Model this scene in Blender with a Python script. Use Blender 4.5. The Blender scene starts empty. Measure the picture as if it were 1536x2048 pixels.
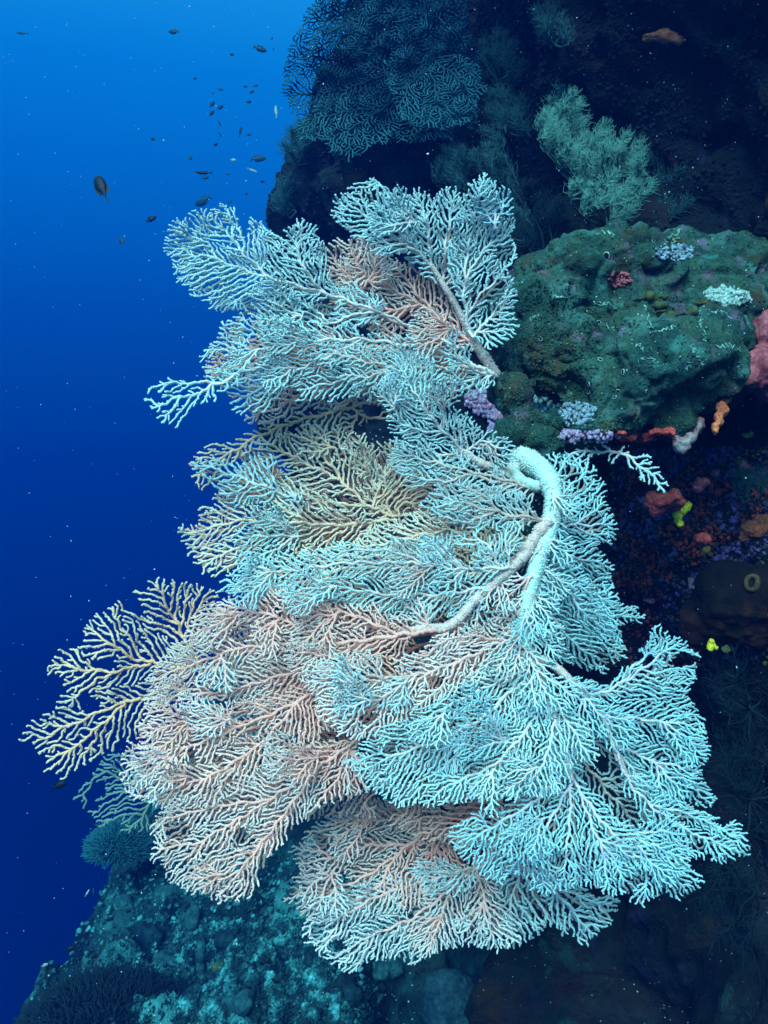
import bpy, bmesh, math, random
import numpy as np
from mathutils import Vector, Matrix, noise, Euler
from mathutils.bvhtree import BVHTree

# ------------------------------------------------------------------ camera, water light, sun, exposure
scene = bpy.context.scene
C = scene.collection
F = 1024.0 / math.tan(math.radians(30))        # focal length in photo pixels (photo is 1536 x 2048)
cd = bpy.data.cameras.new('camera'); cam = bpy.data.objects.new('camera', cd); C.objects.link(cam)
cd.sensor_fit = 'VERTICAL'; cd.sensor_height = 32.0; cd.lens = 16.0 / math.tan(math.radians(30))
cd.clip_start = 0.05; cd.clip_end = 300
cam.rotation_euler = (math.radians(90), 0, 0)
scene.camera = cam

def lin(r, g, b):
    f = lambda c: (c / 255.0) / 12.92 if c <= 10 else ((c / 255.0 + 0.055) / 1.055) ** 2.4
    return (f(r), f(g), f(b), 1.0)

world = bpy.data.worlds.new('World'); scene.world = world; world.use_nodes = True
wn = world.node_tree; wn.nodes.clear()
w_out = wn.nodes.new('ShaderNodeOutputWorld'); w_bg = wn.nodes.new('ShaderNodeBackground')
w_tc = wn.nodes.new('ShaderNodeTexCoord'); w_dot = wn.nodes.new('ShaderNodeVectorMath'); w_dot.operation = 'DOT_PRODUCT'
w_dot.inputs[1].default_value = (0.10, -0.35, 0.931)      # brightest up and behind the camera, where the sun stands
w_map = wn.nodes.new('ShaderNodeMapRange'); w_map.inputs['From Min'].default_value = -1; w_map.inputs['From Max'].default_value = 1
w_rmp = wn.nodes.new('ShaderNodeValToRGB')
WS = [(-1.0, (0.0, 0.001, 0.020)), (-0.78, (0.0, 0.002, 0.040)), (-0.555, (0.0, 0.0035, 0.066)), (-0.305, (0.0, 0.028, 0.20)), (-0.155, (0.001, 0.076, 0.33)),
      (0.085, (0.003, 0.225, 0.64)), (0.25, (0.03, 0.42, 0.85)), (0.50, (0.34, 1.05, 1.20)), (1.0, (0.85, 1.75, 1.70))]
we = w_rmp.color_ramp.elements
we[0].position = 0.0; we[1].position = 1.0
for z, c in WS[1:-1]: we.new((z + 1) / 2)
for k, (z, c) in enumerate(WS): we[k].color = (*c, 1)
wn.links.new(w_tc.outputs['Generated'], w_dot.inputs[0]); wn.links.new(w_dot.outputs['Value'], w_map.inputs['Value'])
wn.links.new(w_map.outputs['Result'], w_rmp.inputs['Fac']); wn.links.new(w_rmp.outputs['Color'], w_bg.inputs['Color'])
w_bg.inputs['Strength'].default_value = 0.74
wn.links.new(w_bg.outputs['Background'], w_out.inputs['Surface'])

sd = bpy.data.lights.new('sun', 'SUN'); sun = bpy.data.objects.new('sun', sd); C.objects.link(sun)
sd.energy = 4.6; sd.angle = math.radians(32); sd.color = (0.66, 0.96, 1.0)   # daylight filtered by the water above
sun.rotation_euler = Vector((0.20, 0.76, -0.62)).to_track_quat('-Z', 'Y').to_euler()
sun.location = (-2, -3, 6)

scene.view_settings.view_transform = 'Standard'; scene.view_settings.look = 'None'
scene.view_settings.exposure = 0.5; scene.view_settings.gamma = 1.0
scene.cycles.use_denoising = True
scene.cycles.max_bounces = 5; scene.cycles.diffuse_bounces = 3; scene.cycles.volume_bounces = 0
scene.cycles.caustics_reflective = False; scene.cycles.caustics_refractive = False

RNG = random.Random(7)
NR = np.random.default_rng(7)

# ------------------------------------------------------------------ helpers
def at(px, py, d):
    return Vector(((px - 768.0) / F * d, d, (1024.0 - py) / F * d))

def tag(o, label=None, cat=None, group=None, kind=None):
    if label: o['label'] = label
    if cat: o['category'] = cat
    if group: o['group'] = group
    if kind: o['kind'] = kind
    return o

def empty(name, loc, label, cat, group=None):
    o = bpy.data.objects.new(name, None); C.objects.link(o); o.location = loc; o.empty_display_size = 0.05
    return tag(o, label, cat, group)

def link_mesh(name, me, mat, parent=None, origin=None, smooth=True):
    o = bpy.data.objects.new(name, me); C.objects.link(o)
    if mat: me.materials.append(mat)
    if smooth and len(me.polygons):
        me.polygons.foreach_set('use_smooth', np.ones(len(me.polygons), dtype=bool))
    if parent is not None:
        me.transform(Matrix.Translation(-parent.location)); o.parent = parent
    elif origin is not None:
        me.transform(Matrix.Translation(-Vector(origin))); o.location = origin
    return o

def np_mesh(name, V, faces_list, attrs=None):
    """V (n,3); faces_list: list of int arrays (m,k)."""
    me = bpy.data.meshes.new(name)
    me.vertices.add(len(V)); me.vertices.foreach_set('co', np.asarray(V, dtype=np.float32).ravel())
    loops = np.concatenate([f.ravel() for f in faces_list]).astype(np.int32)
    tot = np.concatenate([np.full(len(f), f.shape[1]) for f in faces_list]).astype(np.int32)
    start = np.concatenate([[0], np.cumsum(tot)[:-1]]).astype(np.int32)
    me.loops.add(len(loops)); me.loops.foreach_set('vertex_index', loops)
    me.polygons.add(len(tot)); me.polygons.foreach_set('loop_start', start); me.polygons.foreach_set('loop_total', tot)
    for k, a in (attrs or {}).items():
        at_ = me.attributes.new(k, 'FLOAT', 'POINT'); at_.data.foreach_set('value', np.asarray(a, dtype=np.float32))
    me.update(calc_edges=True); me.validate()
    return me

# ------------------------------------------------------------------ materials
def new_mat(name):
    m = bpy.data.materials.new(name); m.use_nodes = True
    nt = m.node_tree; b = nt.nodes['Principled BSDF']
    b.inputs['Specular IOR Level'].default_value = 0.15
    return m, nt, b

def nnode(nt, typ, **kw):
    n = nt.nodes.new(typ)
    for k, v in kw.items():
        if k in n.inputs: n.inputs[k].default_value = v
        else: setattr(n, k, v)
    return n

def mixc(nt, fac, a, b, mode='MIX'):
    m = nt.nodes.new('ShaderNodeMix'); m.data_type = 'RGBA'; m.blend_type = mode
    for s, v in ((m.inputs[0], fac), (m.inputs[6], a), (m.inputs[7], b)):
        if isinstance(v, (int, float)): s.default_value = v
        elif isinstance(v, tuple): s.default_value = (v + (1,))[:4]
        else: nt.links.new(v, s)
    return m.outputs[2]

def ramp(nt, src, stops, interp='LINEAR'):
    r = nt.nodes.new('ShaderNodeValToRGB'); e = r.color_ramp.elements; r.color_ramp.interpolation = interp
    e[0].position = stops[0][0]; e[1].position = stops[-1][0]
    for p, c in stops[1:-1]: e.new(p)
    for k, (p, c) in enumerate(stops): e[k].color = (tuple(c) + (1,))[:4] if not isinstance(c, (int, float)) else (c, c, c, 1)
    nt.links.new(src, r.inputs['Fac']); return r.outputs['Color']

def coral_mat(name, polyp, stem, thr=(0.25, 0.8), flush=None, rough=0.8):
    """branch skin: polyp fuzz on the twigs, bare skin on the older branches"""
    m, nt, b = new_mat(name)
    a = nnode(nt, 'ShaderNodeAttribute', attribute_name='age')
    tc = nnode(nt, 'ShaderNodeTexCoord')
    n1 = nnode(nt, 'ShaderNodeTexNoise', Scale=14.0, Detail=3.0)
    n2 = nnode(nt, 'ShaderNodeTexNoise', Scale=420.0, Detail=2.0)
    nt.links.new(tc.outputs['Object'], n1.inputs['Vector']); nt.links.new(tc.outputs['Object'], n2.inputs['Vector'])
    mr = nnode(nt, 'ShaderNodeMath', operation='MULTIPLY_ADD'); nt.links.new(n1.outputs['Fac'], mr.inputs[0]); mr.inputs[1].default_value = 0.9; mr.inputs[2].default_value = -0.45
    ad = nnode(nt, 'ShaderNodeMath', operation='ADD'); nt.links.new(a.outputs['Fac'], ad.inputs[0]); nt.links.new(mr.outputs[0], ad.inputs[1])
    f = ramp(nt, ad.outputs[0], [(thr[0], 0.0), (thr[1], 1.0)])
    sp = ramp(nt, n2.outputs['Fac'], [(0.40, 0.0), (0.60, 1.0)])
    tu = nnode(nt, 'ShaderNodeAttribute', attribute_name='tuft')
    bare = tuple(0.78 * (0.75 * p + 0.25 * q) for p, q in zip(polyp, stem))
    skin = mixc(nt, tu.outputs['Fac'], mixc(nt, sp, tuple(c * 0.8 for c in bare), bare), tuple(min(0.92, c * 1.12) for c in polyp))
    stemc = mixc(nt, sp, tuple(c * 0.8 for c in stem), stem)
    if flush:
        n3 = nnode(nt, 'ShaderNodeTexNoise', Scale=6.0, Detail=2.0); nt.links.new(tc.outputs['Object'], n3.inputs['Vector'])
        skin = mixc(nt, ramp(nt, n3.outputs['Fac'], [(0.46, 0.0), (0.66, 0.85)]), skin, flush)
    col = mixc(nt, f, skin, stemc)
    nt.links.new(col, b.inputs['Base Color']); b.inputs['Roughness'].default_value = rough
    bp = nnode(nt, 'ShaderNodeBump', Strength=0.6, Distance=0.0015); nt.links.new(n2.outputs['Fac'], bp.inputs['Height']); nt.links.new(bp.outputs['Normal'], b.inputs['Normal'])
    return m

def rock_mat(name, stops, scale=3.0, speck=None, speck_scale=60.0, speck_thr=0.12, bump=0.02, rough=0.9, patch=None, patch_thr=(0.6, 0.66), fine=40.0):
    m, nt, b = new_mat(name)
    tc = nnode(nt, 'ShaderNodeTexCoord')
    n1 = nnode(nt, 'ShaderNodeTexNoise', Scale=scale, Detail=8.0, Roughness=0.65)
    nt.links.new(tc.outputs['Object'], n1.inputs['Vector'])
    col = ramp(nt, n1.outputs['Fac'], stops)
    n4 = nnode(nt, 'ShaderNodeTexNoise', Scale=fine, Detail=4.0, Roughness=0.7); nt.links.new(tc.outputs['Object'], n4.inputs['Vector'])
    col = mixc(nt, 0.75, col, ramp(nt, n4.outputs['Fac'], [(0.3, 0.45), (0.7, 1.5)]), 'MULTIPLY')
    for k, (pc, psc) in enumerate(patch or []):
        mp = nnode(nt, 'ShaderNodeMapping'); mp.inputs['Location'].default_value = (3.1 * k + 1, 7.7 * k, 1.9 * k); nt.links.new(tc.outputs['Object'], mp.inputs['Vector'])
        n2 = nnode(nt, 'ShaderNodeTexNoise', Scale=psc, Detail=4.0, Roughness=0.6); nt.links.new(mp.outputs['Vector'], n2.inputs['Vector'])
        col = mixc(nt, ramp(nt, n2.outputs['Fac'], [(patch_thr[0], 0.0), (patch_thr[1], 1.0)]), col, pc)
    if speck:
        v = nnode(nt, 'ShaderNodeTexVoronoi', Scale=speck_scale); nt.links.new(tc.outputs['Object'], v.inputs['Vector'])
        n5 = nnode(nt, 'ShaderNodeTexNoise', Scale=speck_scale * 0.12, Detail=2.0); nt.links.new(tc.outputs['Object'], n5.inputs['Vector'])
        th = nnode(nt, 'ShaderNodeMath', operation='MULTIPLY'); nt.links.new(ramp(nt, n5.outputs['Fac'], [(0.4, 0.15), (0.7, 1.0)]), th.inputs[0]); th.inputs[1].default_value = speck_thr * 2
        lt = nnode(nt, 'ShaderNodeMath', operation='LESS_THAN'); nt.links.new(v.outputs['Distance'], lt.inputs[0]); nt.links.new(th.outputs[0], lt.inputs[1])
        col = mixc(nt, lt.outputs[0], col, speck)
    nt.links.new(col, b.inputs['Base Color']); b.inputs['Roughness'].default_value = rough
    if bump:
        bp = nnode(nt, 'ShaderNodeBump', Strength=0.9, Distance=bump); nt.links.new(n4.outputs['Fac'], bp.inputs['Height']); nt.links.new(bp.outputs['Normal'], b.inputs['Normal'])
    return m

WHITE = (0.80, 0.80, 0.78)
M_white = coral_mat('coral_white_polyps', (0.50, 0.76, 0.79), (0.78, 0.60, 0.57), (0.55, 1.15))  # white polyps, with the cyan cast of the water light mixed in
M_whitepink = coral_mat('coral_pink_warm_cast', (0.82, 0.71, 0.68), (0.92, 0.42, 0.35), (0.12, 0.62), flush=(0.90, 0.52, 0.45))  # peach skin, plus the strobe's warm cast on the left put into colour
M_blush = coral_mat('coral_blush_white', (0.64, 0.75, 0.76), (0.88, 0.46, 0.41), (0.24, 0.84), flush=(0.82, 0.62, 0.60))  # blush skin, halfway between the painted warm and cyan light casts
M_cyancast = coral_mat('coral_cyan_cast', (0.36, 0.71, 0.76), (0.66, 0.54, 0.60), (0.65, 1.2))  # white polyps coloured cyan to stand in for ambient water light
M_grey = coral_mat('coral_grey_polyps', (0.50, 0.68, 0.70), (0.66, 0.42, 0.36), (0.45, 0.95))
M_cream = coral_mat('coral_cream', (0.80, 0.74, 0.64), (0.88, 0.54, 0.38), (0.25, 0.8), flush=(0.88, 0.66, 0.46))
M_orange = coral_mat('coral_tan_orange', (0.84, 0.67, 0.52), (0.88, 0.46, 0.28), (0.2, 0.75), flush=(0.88, 0.54, 0.34))
M_under = coral_mat('coral_under_tan', (0.84, 0.54, 0.46), (0.84, 0.33, 0.26), (0.2, 0.7), flush=(0.84, 0.40, 0.30))
M_trunk = coral_mat('coral_trunk_skin', (0.50, 0.66, 0.62), (0.70, 0.47, 0.43), (0.36, 0.64))
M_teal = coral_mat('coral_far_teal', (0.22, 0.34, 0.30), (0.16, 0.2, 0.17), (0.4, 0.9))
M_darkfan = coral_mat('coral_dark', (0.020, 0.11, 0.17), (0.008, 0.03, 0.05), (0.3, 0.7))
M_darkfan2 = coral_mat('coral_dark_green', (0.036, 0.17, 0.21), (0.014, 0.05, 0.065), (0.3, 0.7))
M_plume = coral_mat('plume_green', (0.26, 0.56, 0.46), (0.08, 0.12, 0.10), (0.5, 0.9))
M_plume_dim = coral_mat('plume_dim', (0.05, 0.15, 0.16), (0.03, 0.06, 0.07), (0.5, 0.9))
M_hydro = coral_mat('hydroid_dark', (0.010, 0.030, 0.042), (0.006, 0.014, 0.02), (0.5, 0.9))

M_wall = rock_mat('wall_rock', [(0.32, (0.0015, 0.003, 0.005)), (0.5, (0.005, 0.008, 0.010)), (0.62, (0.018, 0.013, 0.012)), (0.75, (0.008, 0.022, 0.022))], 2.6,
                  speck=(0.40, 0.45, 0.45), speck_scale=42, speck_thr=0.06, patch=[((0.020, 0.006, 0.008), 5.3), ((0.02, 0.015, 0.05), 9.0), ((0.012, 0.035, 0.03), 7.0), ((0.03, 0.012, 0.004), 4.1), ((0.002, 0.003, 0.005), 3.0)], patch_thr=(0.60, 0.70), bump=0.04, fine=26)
M_slope = rock_mat('slope_rock', [(0.34, (0.001, 0.005, 0.009)), (0.47, (0.004, 0.018, 0.024)), (0.58, (0.012, 0.050, 0.056)), (0.72, (0.03, 0.12, 0.12))], 2.4,
                   speck=(0.4, 0.45, 0.4), speck_scale=26, speck_thr=0.08, bump=0.05, fine=16, patch=[((0.02, 0.022, 0.02), 1.6), ((0.05, 0.20, 0.20), 1.9), ((0.002, 0.006, 0.012), 3.7)], patch_thr=(0.54, 0.64))
M_ledge = rock_mat('boulder_coral_skin', [(0.30, (0.006, 0.028, 0.026)), (0.46, (0.017, 0.060, 0.050)), (0.60, (0.036, 0.080, 0.054)), (0.72, (0.040, 0.120, 0.10))], 7.0,
                   speck=(0.5, 0.58, 0.5), speck_scale=170, speck_thr=0.03, bump=0.012, fine=120, rough=0.8, patch=[((0.085, 0.04, 0.016), 9.0), ((0.06, 0.20, 0.18), 14.0), ((0.09, 0.20, 0.17), 5.0), ((0.16, 0.10, 0.16), 17.0), ((0.008, 0.014, 0.014), 11.0), ((0.05, 0.055, 0.018), 6.0)], patch_thr=(0.56, 0.72))
def flat_mat(name, c, c2=None, scale=40.0, rough=0.7, bump=0.004):
    c2 = c2 or tuple(x * 0.55 for x in c)
    return rock_mat(name, [(0.35, c2), (0.65, c)], scale, bump=bump, rough=rough, fine=scale * 4)
M_red = flat_mat('sponge_red', (0.72, 0.09, 0.07), (0.26, 0.03, 0.03), 28, bump=0.010)
M_bright = flat_mat('sponge_bright_red', (0.88, 0.13, 0.10), (0.50, 0.05, 0.05), 26, bump=0.008)
M_redpink = flat_mat('sponge_pinkred', (0.45, 0.10, 0.12), (0.22, 0.03, 0.04), 25)
M_orange_sp = flat_mat('sponge_orange', (0.80, 0.20, 0.08), (0.55, 0.10, 0.05))
M_yellow = flat_mat('sponge_yellow', (0.88, 0.70, 0.03), (0.50, 0.36, 0.03), 45, bump=0.006)
M_pale = flat_mat('sponge_pale', (0.26, 0.24, 0.26), (0.34, 0.09, 0.09), 26)
M_purple = flat_mat('coralline_purple', (0.50, 0.36, 0.55), (0.30, 0.10, 0.20), 60)
M_bead = flat_mat('tunicate_bead', (0.55, 0.66, 0.56), (0.30, 0.40, 0.36), 60)
M_bead2 = flat_mat('tunicate_bead_blue', (0.32, 0.40, 0.48), (0.12, 0.14, 0.2), 60)
M_pinkbead = flat_mat('pink_bead', (0.62, 0.36, 0.48), (0.36, 0.08, 0.14), 60)
M_rim = flat_mat('siphon_rim', (0.36, 0.46, 0.46), None, 60)
M_holeshade = flat_mat('siphon_shade', (0.006, 0.006, 0.008), None, 60)
M_whitecrust = flat_mat('white_crust', (0.62, 0.72, 0.66), (0.16, 0.26, 0.22), 60, bump=0.006)
M_margin = flat_mat('pale_margin', (0.34, 0.56, 0.50), (0.10, 0.22, 0.18), 50)
M_olive = flat_mat('olive_plate', (0.10, 0.10, 0.03), (0.03, 0.045, 0.025), 40)
M_brown = rock_mat('brown_sponge', [(0.35, (0.003, 0.002, 0.002)), (0.65, (0.011, 0.005, 0.004))], 10.0, bump=0.010, fine=90, patch=[((0.03, 0.008, 0.004), 6.0)])
M_snow = flat_mat('snow_particle', (0.75, 0.8, 0.8), None, 60)
M_fish = flat_mat('fish_dark', (0.006, 0.008, 0.014), (0.003, 0.004, 0.007), 60, rough=0.5, bump=0)
M_fish2 = flat_mat('fish_grey', (0.014, 0.045, 0.065), (0.008, 0.025, 0.04), 60, rough=0.5, bump=0)
M_fish3 = flat_mat('fish_pale', (0.40, 0.42, 0.36), (0.2, 0.22, 0.18), 60, rough=0.5, bump=0)
M_plate = flat_mat('plate_coral', (0.020, 0.055, 0.070), (0.008, 0.024, 0.036), 12)

# ------------------------------------------------------------------ reef wall and slope
PLAN = [(3.2, -0.8), (1.75, 0.9), (1.25, 1.75), (0.98, 2.35), (0.52, 3.05), (0.10, 3.75), (-0.30, 4.30), (-0.58, 4.72), (-0.66, 5.1), (-0.45, 5.9), (0.4, 7.2), (2.0, 8.5)]
def resample(P, n):
    P = np.asarray(P, float); L = np.concatenate([[0], np.cumsum(np.linalg.norm(np.diff(P, axis=0), axis=1))])
    # Catmull-style smoothing: cubic on chord length
    s = np.linspace(0, L[-1], n); out = np.stack([np.interp(s, L, P[:, k]) for k in range(P.shape[1])], 1)
    return out
def smooth1(A, k):
    for _ in range(k):
        B = A.copy(); B[1:-1] = (A[:-2] + 2 * A[1:-1] + A[2:]) / 4; A = B
    return A
def fb(v, sc, oc=4, off=0.0):
    return noise.fractal(Vector(v) * sc + Vector((off, off * 1.7, -off)), 0.9, 2.1, oc)

def build_wall():
    nu, nv = 420, 360
    pl = smooth1(resample(PLAN, nu), 25)
    tg = np.gradient(pl, axis=0); tg /= np.linalg.norm(tg, axis=1)[:, None]
    nrm = np.stack([tg[:, 1], -tg[:, 0]], 1)      # candidates
    # outward = towards the open water (left / camera side)
    if nrm[nu // 3].dot(np.array([-1.0, -0.8])) < 0: nrm = -nrm
    V = np.zeros((nu, nv, 3))
    for i in range(nu):
        x, y = pl[i]
        px = x / max(y, 0.3) * F + 768
        ztop = float(np.interp(px, [480, 560, 640, 760, 860, 940, 985, 1040, 1150], [1.95, 2.1, 2.5, 2.65, 2.45, 2.3, 2.5, 3.6, 4.8]))
        for j in range(nv):
            t = j / (nv - 1)
            z = -4.2 + t * (ztop + 4.2)
            off = 0.0
            off -= 0.08 * math.exp(-((z + 0.55) / 0.75) ** 2) * min(1, max(0, (px - 850) / 300))    # recess under the ledge
            off -= 1.0 * max(0, min(1, (-1.0 - z) / 0.6)) * max(0, min(1, (1040 - px) / 220))
            off += 0.55 * max(0, min(1, (z - 1.15) / 1.0)) * min(1, max(0, (px - 900) / 250))          # overhanging brow
            p = (x, y, z)
            off += 0.30 * fb(p, 0.9, 3) + 0.16 * fb(p, 2.6, 4, 3.1)
            r = 1 - abs(fb(p, 5.0, 4, 9.0)); off += 0.07 * (r - 0.6)
            off += 0.03 * fb(p, 16.0, 3, 5.0)
            off -= 0.22 * max(0, min(1, (z - 1.15) / 1.0)) * max(0, min(1, (760 - px) / 160))
            rim = max(0, (t - 0.94) / 0.06); off -= 0.9 * rim ** 2
            V[i, j] = (x + nrm[i, 0] * off, y + nrm[i, 1] * off, z + 0.05 * fb(p, 4.0, 3, 20.0))
    idx = np.arange(nu * nv).reshape(nu, nv)
    q = np.stack([idx[:-1, :-1], idx[1:, :-1], idx[1:, 1:], idx[:-1, 1:]], -1).reshape(-1, 4)
    me = np_mesh('reef_wall', V.reshape(-1, 3), [q])
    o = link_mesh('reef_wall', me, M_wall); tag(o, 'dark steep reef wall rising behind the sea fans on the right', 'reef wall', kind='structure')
    return o
wall = build_wall()

def slope_h(x, y):
    edge = -1.80 + 0.25 * noise.noise(Vector((y * 0.9, 0.3, 2.0))) + 0.08 * noise.noise(Vector((y * 3.1, 4.3, 2.0)))
    h = -2.58 + 0.27 * (x + 2.0) + 0.15 * (y - 4.5)
    if x > -0.3: h -= 1.1 * min(1, (x + 0.3) / 0.7) * max(0, min(1, (4.6 - y) / 1.2))
    d = edge - x
    if d > -0.35: h -= 1.6 * max(0, d + 0.0) + 0.55 * max(0, d + 0.35) ** 2
    return h
def build_slope():
    xs = np.linspace(-6.5, 2.6, 430); ys = np.linspace(1.9, 10.5, 400)
    V = np.zeros((len(xs), len(ys), 3))
    for i, x in enumerate(xs):
        for j, y in enumerate(ys):
            p = (x, y, 0)
            h = slope_h(x, y) + 0.18 * fb(p, 1.3, 3, 1.0) + 0.15 * fb(p, 4.0, 4, 6.0) + 0.05 * fb(p, 13.0, 3, 16.0)
            r = 1 - abs(fb(p, 7.0, 3, 11.0)); h += 0.07 * (r - 0.6)
            V[i, j] = (x, y, h)
    idx = np.arange(len(xs) * len(ys)).reshape(len(xs), len(ys))
    q = np.stack([idx[:-1, :-1], idx[1:, :-1], idx[1:, 1:], idx[:-1, 1:]], -1).reshape(-1, 4)
    o = link_mesh('reef_slope', np_mesh('reef_slope', V.reshape(-1, 3), [q]), M_slope)
    return tag(o, 'rubble covered reef slope falling away at the lower left', 'reef slope', kind='structure')
slope = build_slope()

def bvh_of(o):
    me = o.data; M = o.matrix_world if o.parent else Matrix.Translation(o.location)
    return BVHTree.FromPolygons([M @ v.co for v in me.vertices], [tuple(p.vertices) for p in me.polygons])
BV_wall = bvh_of(wall); BV_slope = bvh_of(slope)
def hit(px, py, *bvs):
    d = at(px, py, 1.0).normalized(); best = None
    for b in bvs:
        h = b.ray_cast(Vector((0, 0, 0)), d)
        if h[0] is not None and (best is None or h[3] < best[2]): best = (h[0], h[1], h[3])
    if best is None: return None, None
    n = best[1]
    if n.dot(d) > 0: n = -n
    return best[0], n

wd = lambda x_, y_: hit(x_, y_, BV_wall, BV_slope)[0].y + 0.03      # holdfasts sit on the rock behind

# ------------------------------------------------------------------ fused blobs (boulder coral, sponges)
def blob_mesh(name, blobs, voxel, smooth=6, amps=((0.01, 12.0),), seed=0.0, crev=None):
    bm = bmesh.new()
    for c, r in blobs:
        bmesh.ops.create_icosphere(bm, subdivisions=3, radius=1.0, matrix=Matrix.Translation(c) @ Matrix.Diagonal((r[0], r[1], r[2], 1)))
    me = bpy.data.meshes.new('tmp'); bm.to_mesh(me); bm.free()
    o = bpy.data.objects.new('tmp', me); C.objects.link(o)
    rm = o.modifiers.new('r', 'REMESH'); rm.mode = 'VOXEL'; rm.voxel_size = voxel
    sm = o.modifiers.new('s', 'SMOOTH'); sm.iterations = smooth; sm.factor = 0.6
    bpy.context.view_layer.update()
    ev = o.evaluated_get(bpy.context.evaluated_depsgraph_get())
    out = bpy.data.meshes.new_from_object(ev); bpy.data.objects.remove(o); out.name = name
    n = [v.normal.copy() for v in out.vertices]
    for v, nn in zip(out.vertices, n):
        d = 0.0
        for a, s in amps: d += a * noise.fractal(v.co * s + Vector((seed, seed, seed)), 1.0, 2.0, 3)
        if crev:
            for ca, cs, cw in crev: d -= ca * max(0.0, 1 - abs(noise.noise(v.co * cs + Vector((seed, 7, 3)))) / cw)
        v.co = v.co + nn * d
    out.update()
    return out

def link_lumps(name, me, mat, origin):
    """largest connected piece is the thing itself, further pieces are its children"""
    bm = bmesh.new(); bm.from_mesh(me); bm.verts.ensure_lookup_table(); seen = [-1] * len(bm.verts); isl = []
    for v in bm.verts:
        if seen[v.index] >= 0: continue
        st = [v]; seen[v.index] = len(isl); grp = []
        while st:
            w = st.pop(); grp.append(w.index)
            for e in w.link_edges:
                u = e.other_vert(w)
                if seen[u.index] < 0: seen[u.index] = len(isl); st.append(u)
        isl.append(grp)
    bm.free(); order = sorted(range(len(isl)), key=lambda k: -len(isl[k])); root = None
    for n_, k in enumerate(order):
        if n_ and len(isl[k]) < 24: continue
        b2 = bmesh.new(); b2.from_mesh(me); b2.verts.ensure_lookup_table()
        bmesh.ops.delete(b2, geom=[b2.verts[i] for i in range(len(seen)) if seen[i] != k], context='VERTS')
        m2 = bpy.data.meshes.new(name); b2.to_mesh(m2); b2.free()
        if root is None: root = link_mesh(name, m2, mat, None, origin)
        else: link_mesh('lump', m2, mat, root)
    return root

def pb(px, py, d, rx, rz, ry=None):
    k = d / F; return (at(px, py, d), (rx * k, ry if ry else (rx + rz) / 2 * k, rz * k))

ledge_root = empty('boulder_coral', at(1300, 890, 2.0), 'green lumpy boulder coral ledge with small white rimmed holes, jutting from the dark wall', 'coral')
blobs = [pb(1190, 560, 2.02, 175, 95), pb(1090, 620, 1.92, 95, 80), pb(1205, 480, 2.15, 70, 36), pb(1330, 500, 2.12, 70, 38), pb(1290, 585, 2.1, 140, 75),
         pb(1310, 735, 1.86, 170, 115), pb(1240, 640, 1.97, 150, 70), pb(1360, 640, 2.02, 130, 60), pb(1400, 700, 1.97, 110, 105), pb(1235, 800, 1.80, 95, 75), pb(1080, 865, 1.74, 85, 55), pb(1120, 720, 1.86, 120, 100),
         pb(1490, 610, 2.12, 120, 55), pb(1490, 700, 2.15, 90, 80), pb(1340, 660, 2.4, 270, 170, 0.45), pb(1030, 790, 1.76, 55, 45), pb(1150, 850, 1.78, 100, 50), pb(1330, 830, 1.86, 80, 60),
         pb(1560, 700, 2.3, 120, 110, 0.3)]
ledge_me = blob_mesh('boulder_coral', blobs, 0.0058, 9, ((0.030, 4.5), (0.013, 14.0), (0.006, 38.0), (0.0022, 110.0)), 3.0, ((0.030, 4.2, 0.09), (0.014, 13.0, 0.11)))
ledge = link_mesh('lumpy_body', ledge_me, M_ledge, ledge_root)
BV_ledge = BVHTree.FromPolygons([v.co + ledge_root.location for v in ledge_me.vertices], [tuple(p.vertices) for p in ledge_me.polygons])

def frame(n):
    z = n.normalized(); x = z.orthogonal().normalized(); y = z.cross(x); return Matrix((x, y, z)).transposed().to_4x4()

def ring_and_hole(px, py, r, parent, bvs=None, mat=None, th=0.17):
    p, n = hit(px, py, *(bvs or (BV_ledge,)))
    if p is None: return
    M = Matrix.Translation(p + n * 0.001) @ frame(n)
    R = r * p.y / F; bm = bmesh.new(); seg, sg = 14, 6
    vs = []
    for i in range(seg):
        a = 2 * math.pi * i / seg; rr = R * (1 + 0.12 * math.sin(2 * a + px)); row = []
        for j in range(sg):
            b = 2 * math.pi * j / sg; row.append(bm.verts.new(M @ Vector(((rr + th * R * math.cos(b)) * math.cos(a), (rr + th * R * math.cos(b)) * math.sin(a), 1.7 * th * R * math.sin(b)))))
        vs.append(row)
    for i in range(seg):
        for j in range(sg): bm.faces.new((vs[i][j], vs[(i + 1) % seg][j], vs[(i + 1) % seg][(j + 1) % sg], vs[i][(j + 1) % sg]))
    me = bpy.data.meshes.new('siphon'); bm.to_mesh(me); bm.free(); o = link_mesh('siphon', me, mat or M_rim, parent)
    bm = bmesh.new(); c = bm.verts.new(M @ Vector((0, 0, R * 0.10)))
    rim = [bm.verts.new(M @ Vector((R * 0.95 * math.cos(a), R * 0.95 * math.sin(a), R * 0.20))) for a in np.linspace(0, 2 * math.pi, 14, endpoint=False)]
    for i in range(14): bm.faces.new((c, rim[i], rim[(i + 1) % 14]))
    me = bpy.data.meshes.new('opening'); bm.to_mesh(me); bm.free(); h = link_mesh('opening', me, M_holeshade, None); h.data.transform(Matrix.Translation(-parent.location)); h.parent = o  # near-black disc painted as the shade inside the hole
for (x, y, r) in [(1213, 512, 7), (1200, 720, 5), (1247, 744, 5), (1178, 768, 4), (1178, 784, 4), (1236, 782, 4), (1230, 795, 4), (1197, 645, 4), (1342, 860, 4), (1292, 782, 4), (1080, 678, 4), (1306, 482, 4)]:
    ring_and_hole(x, y, r, ledge_root)

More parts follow.
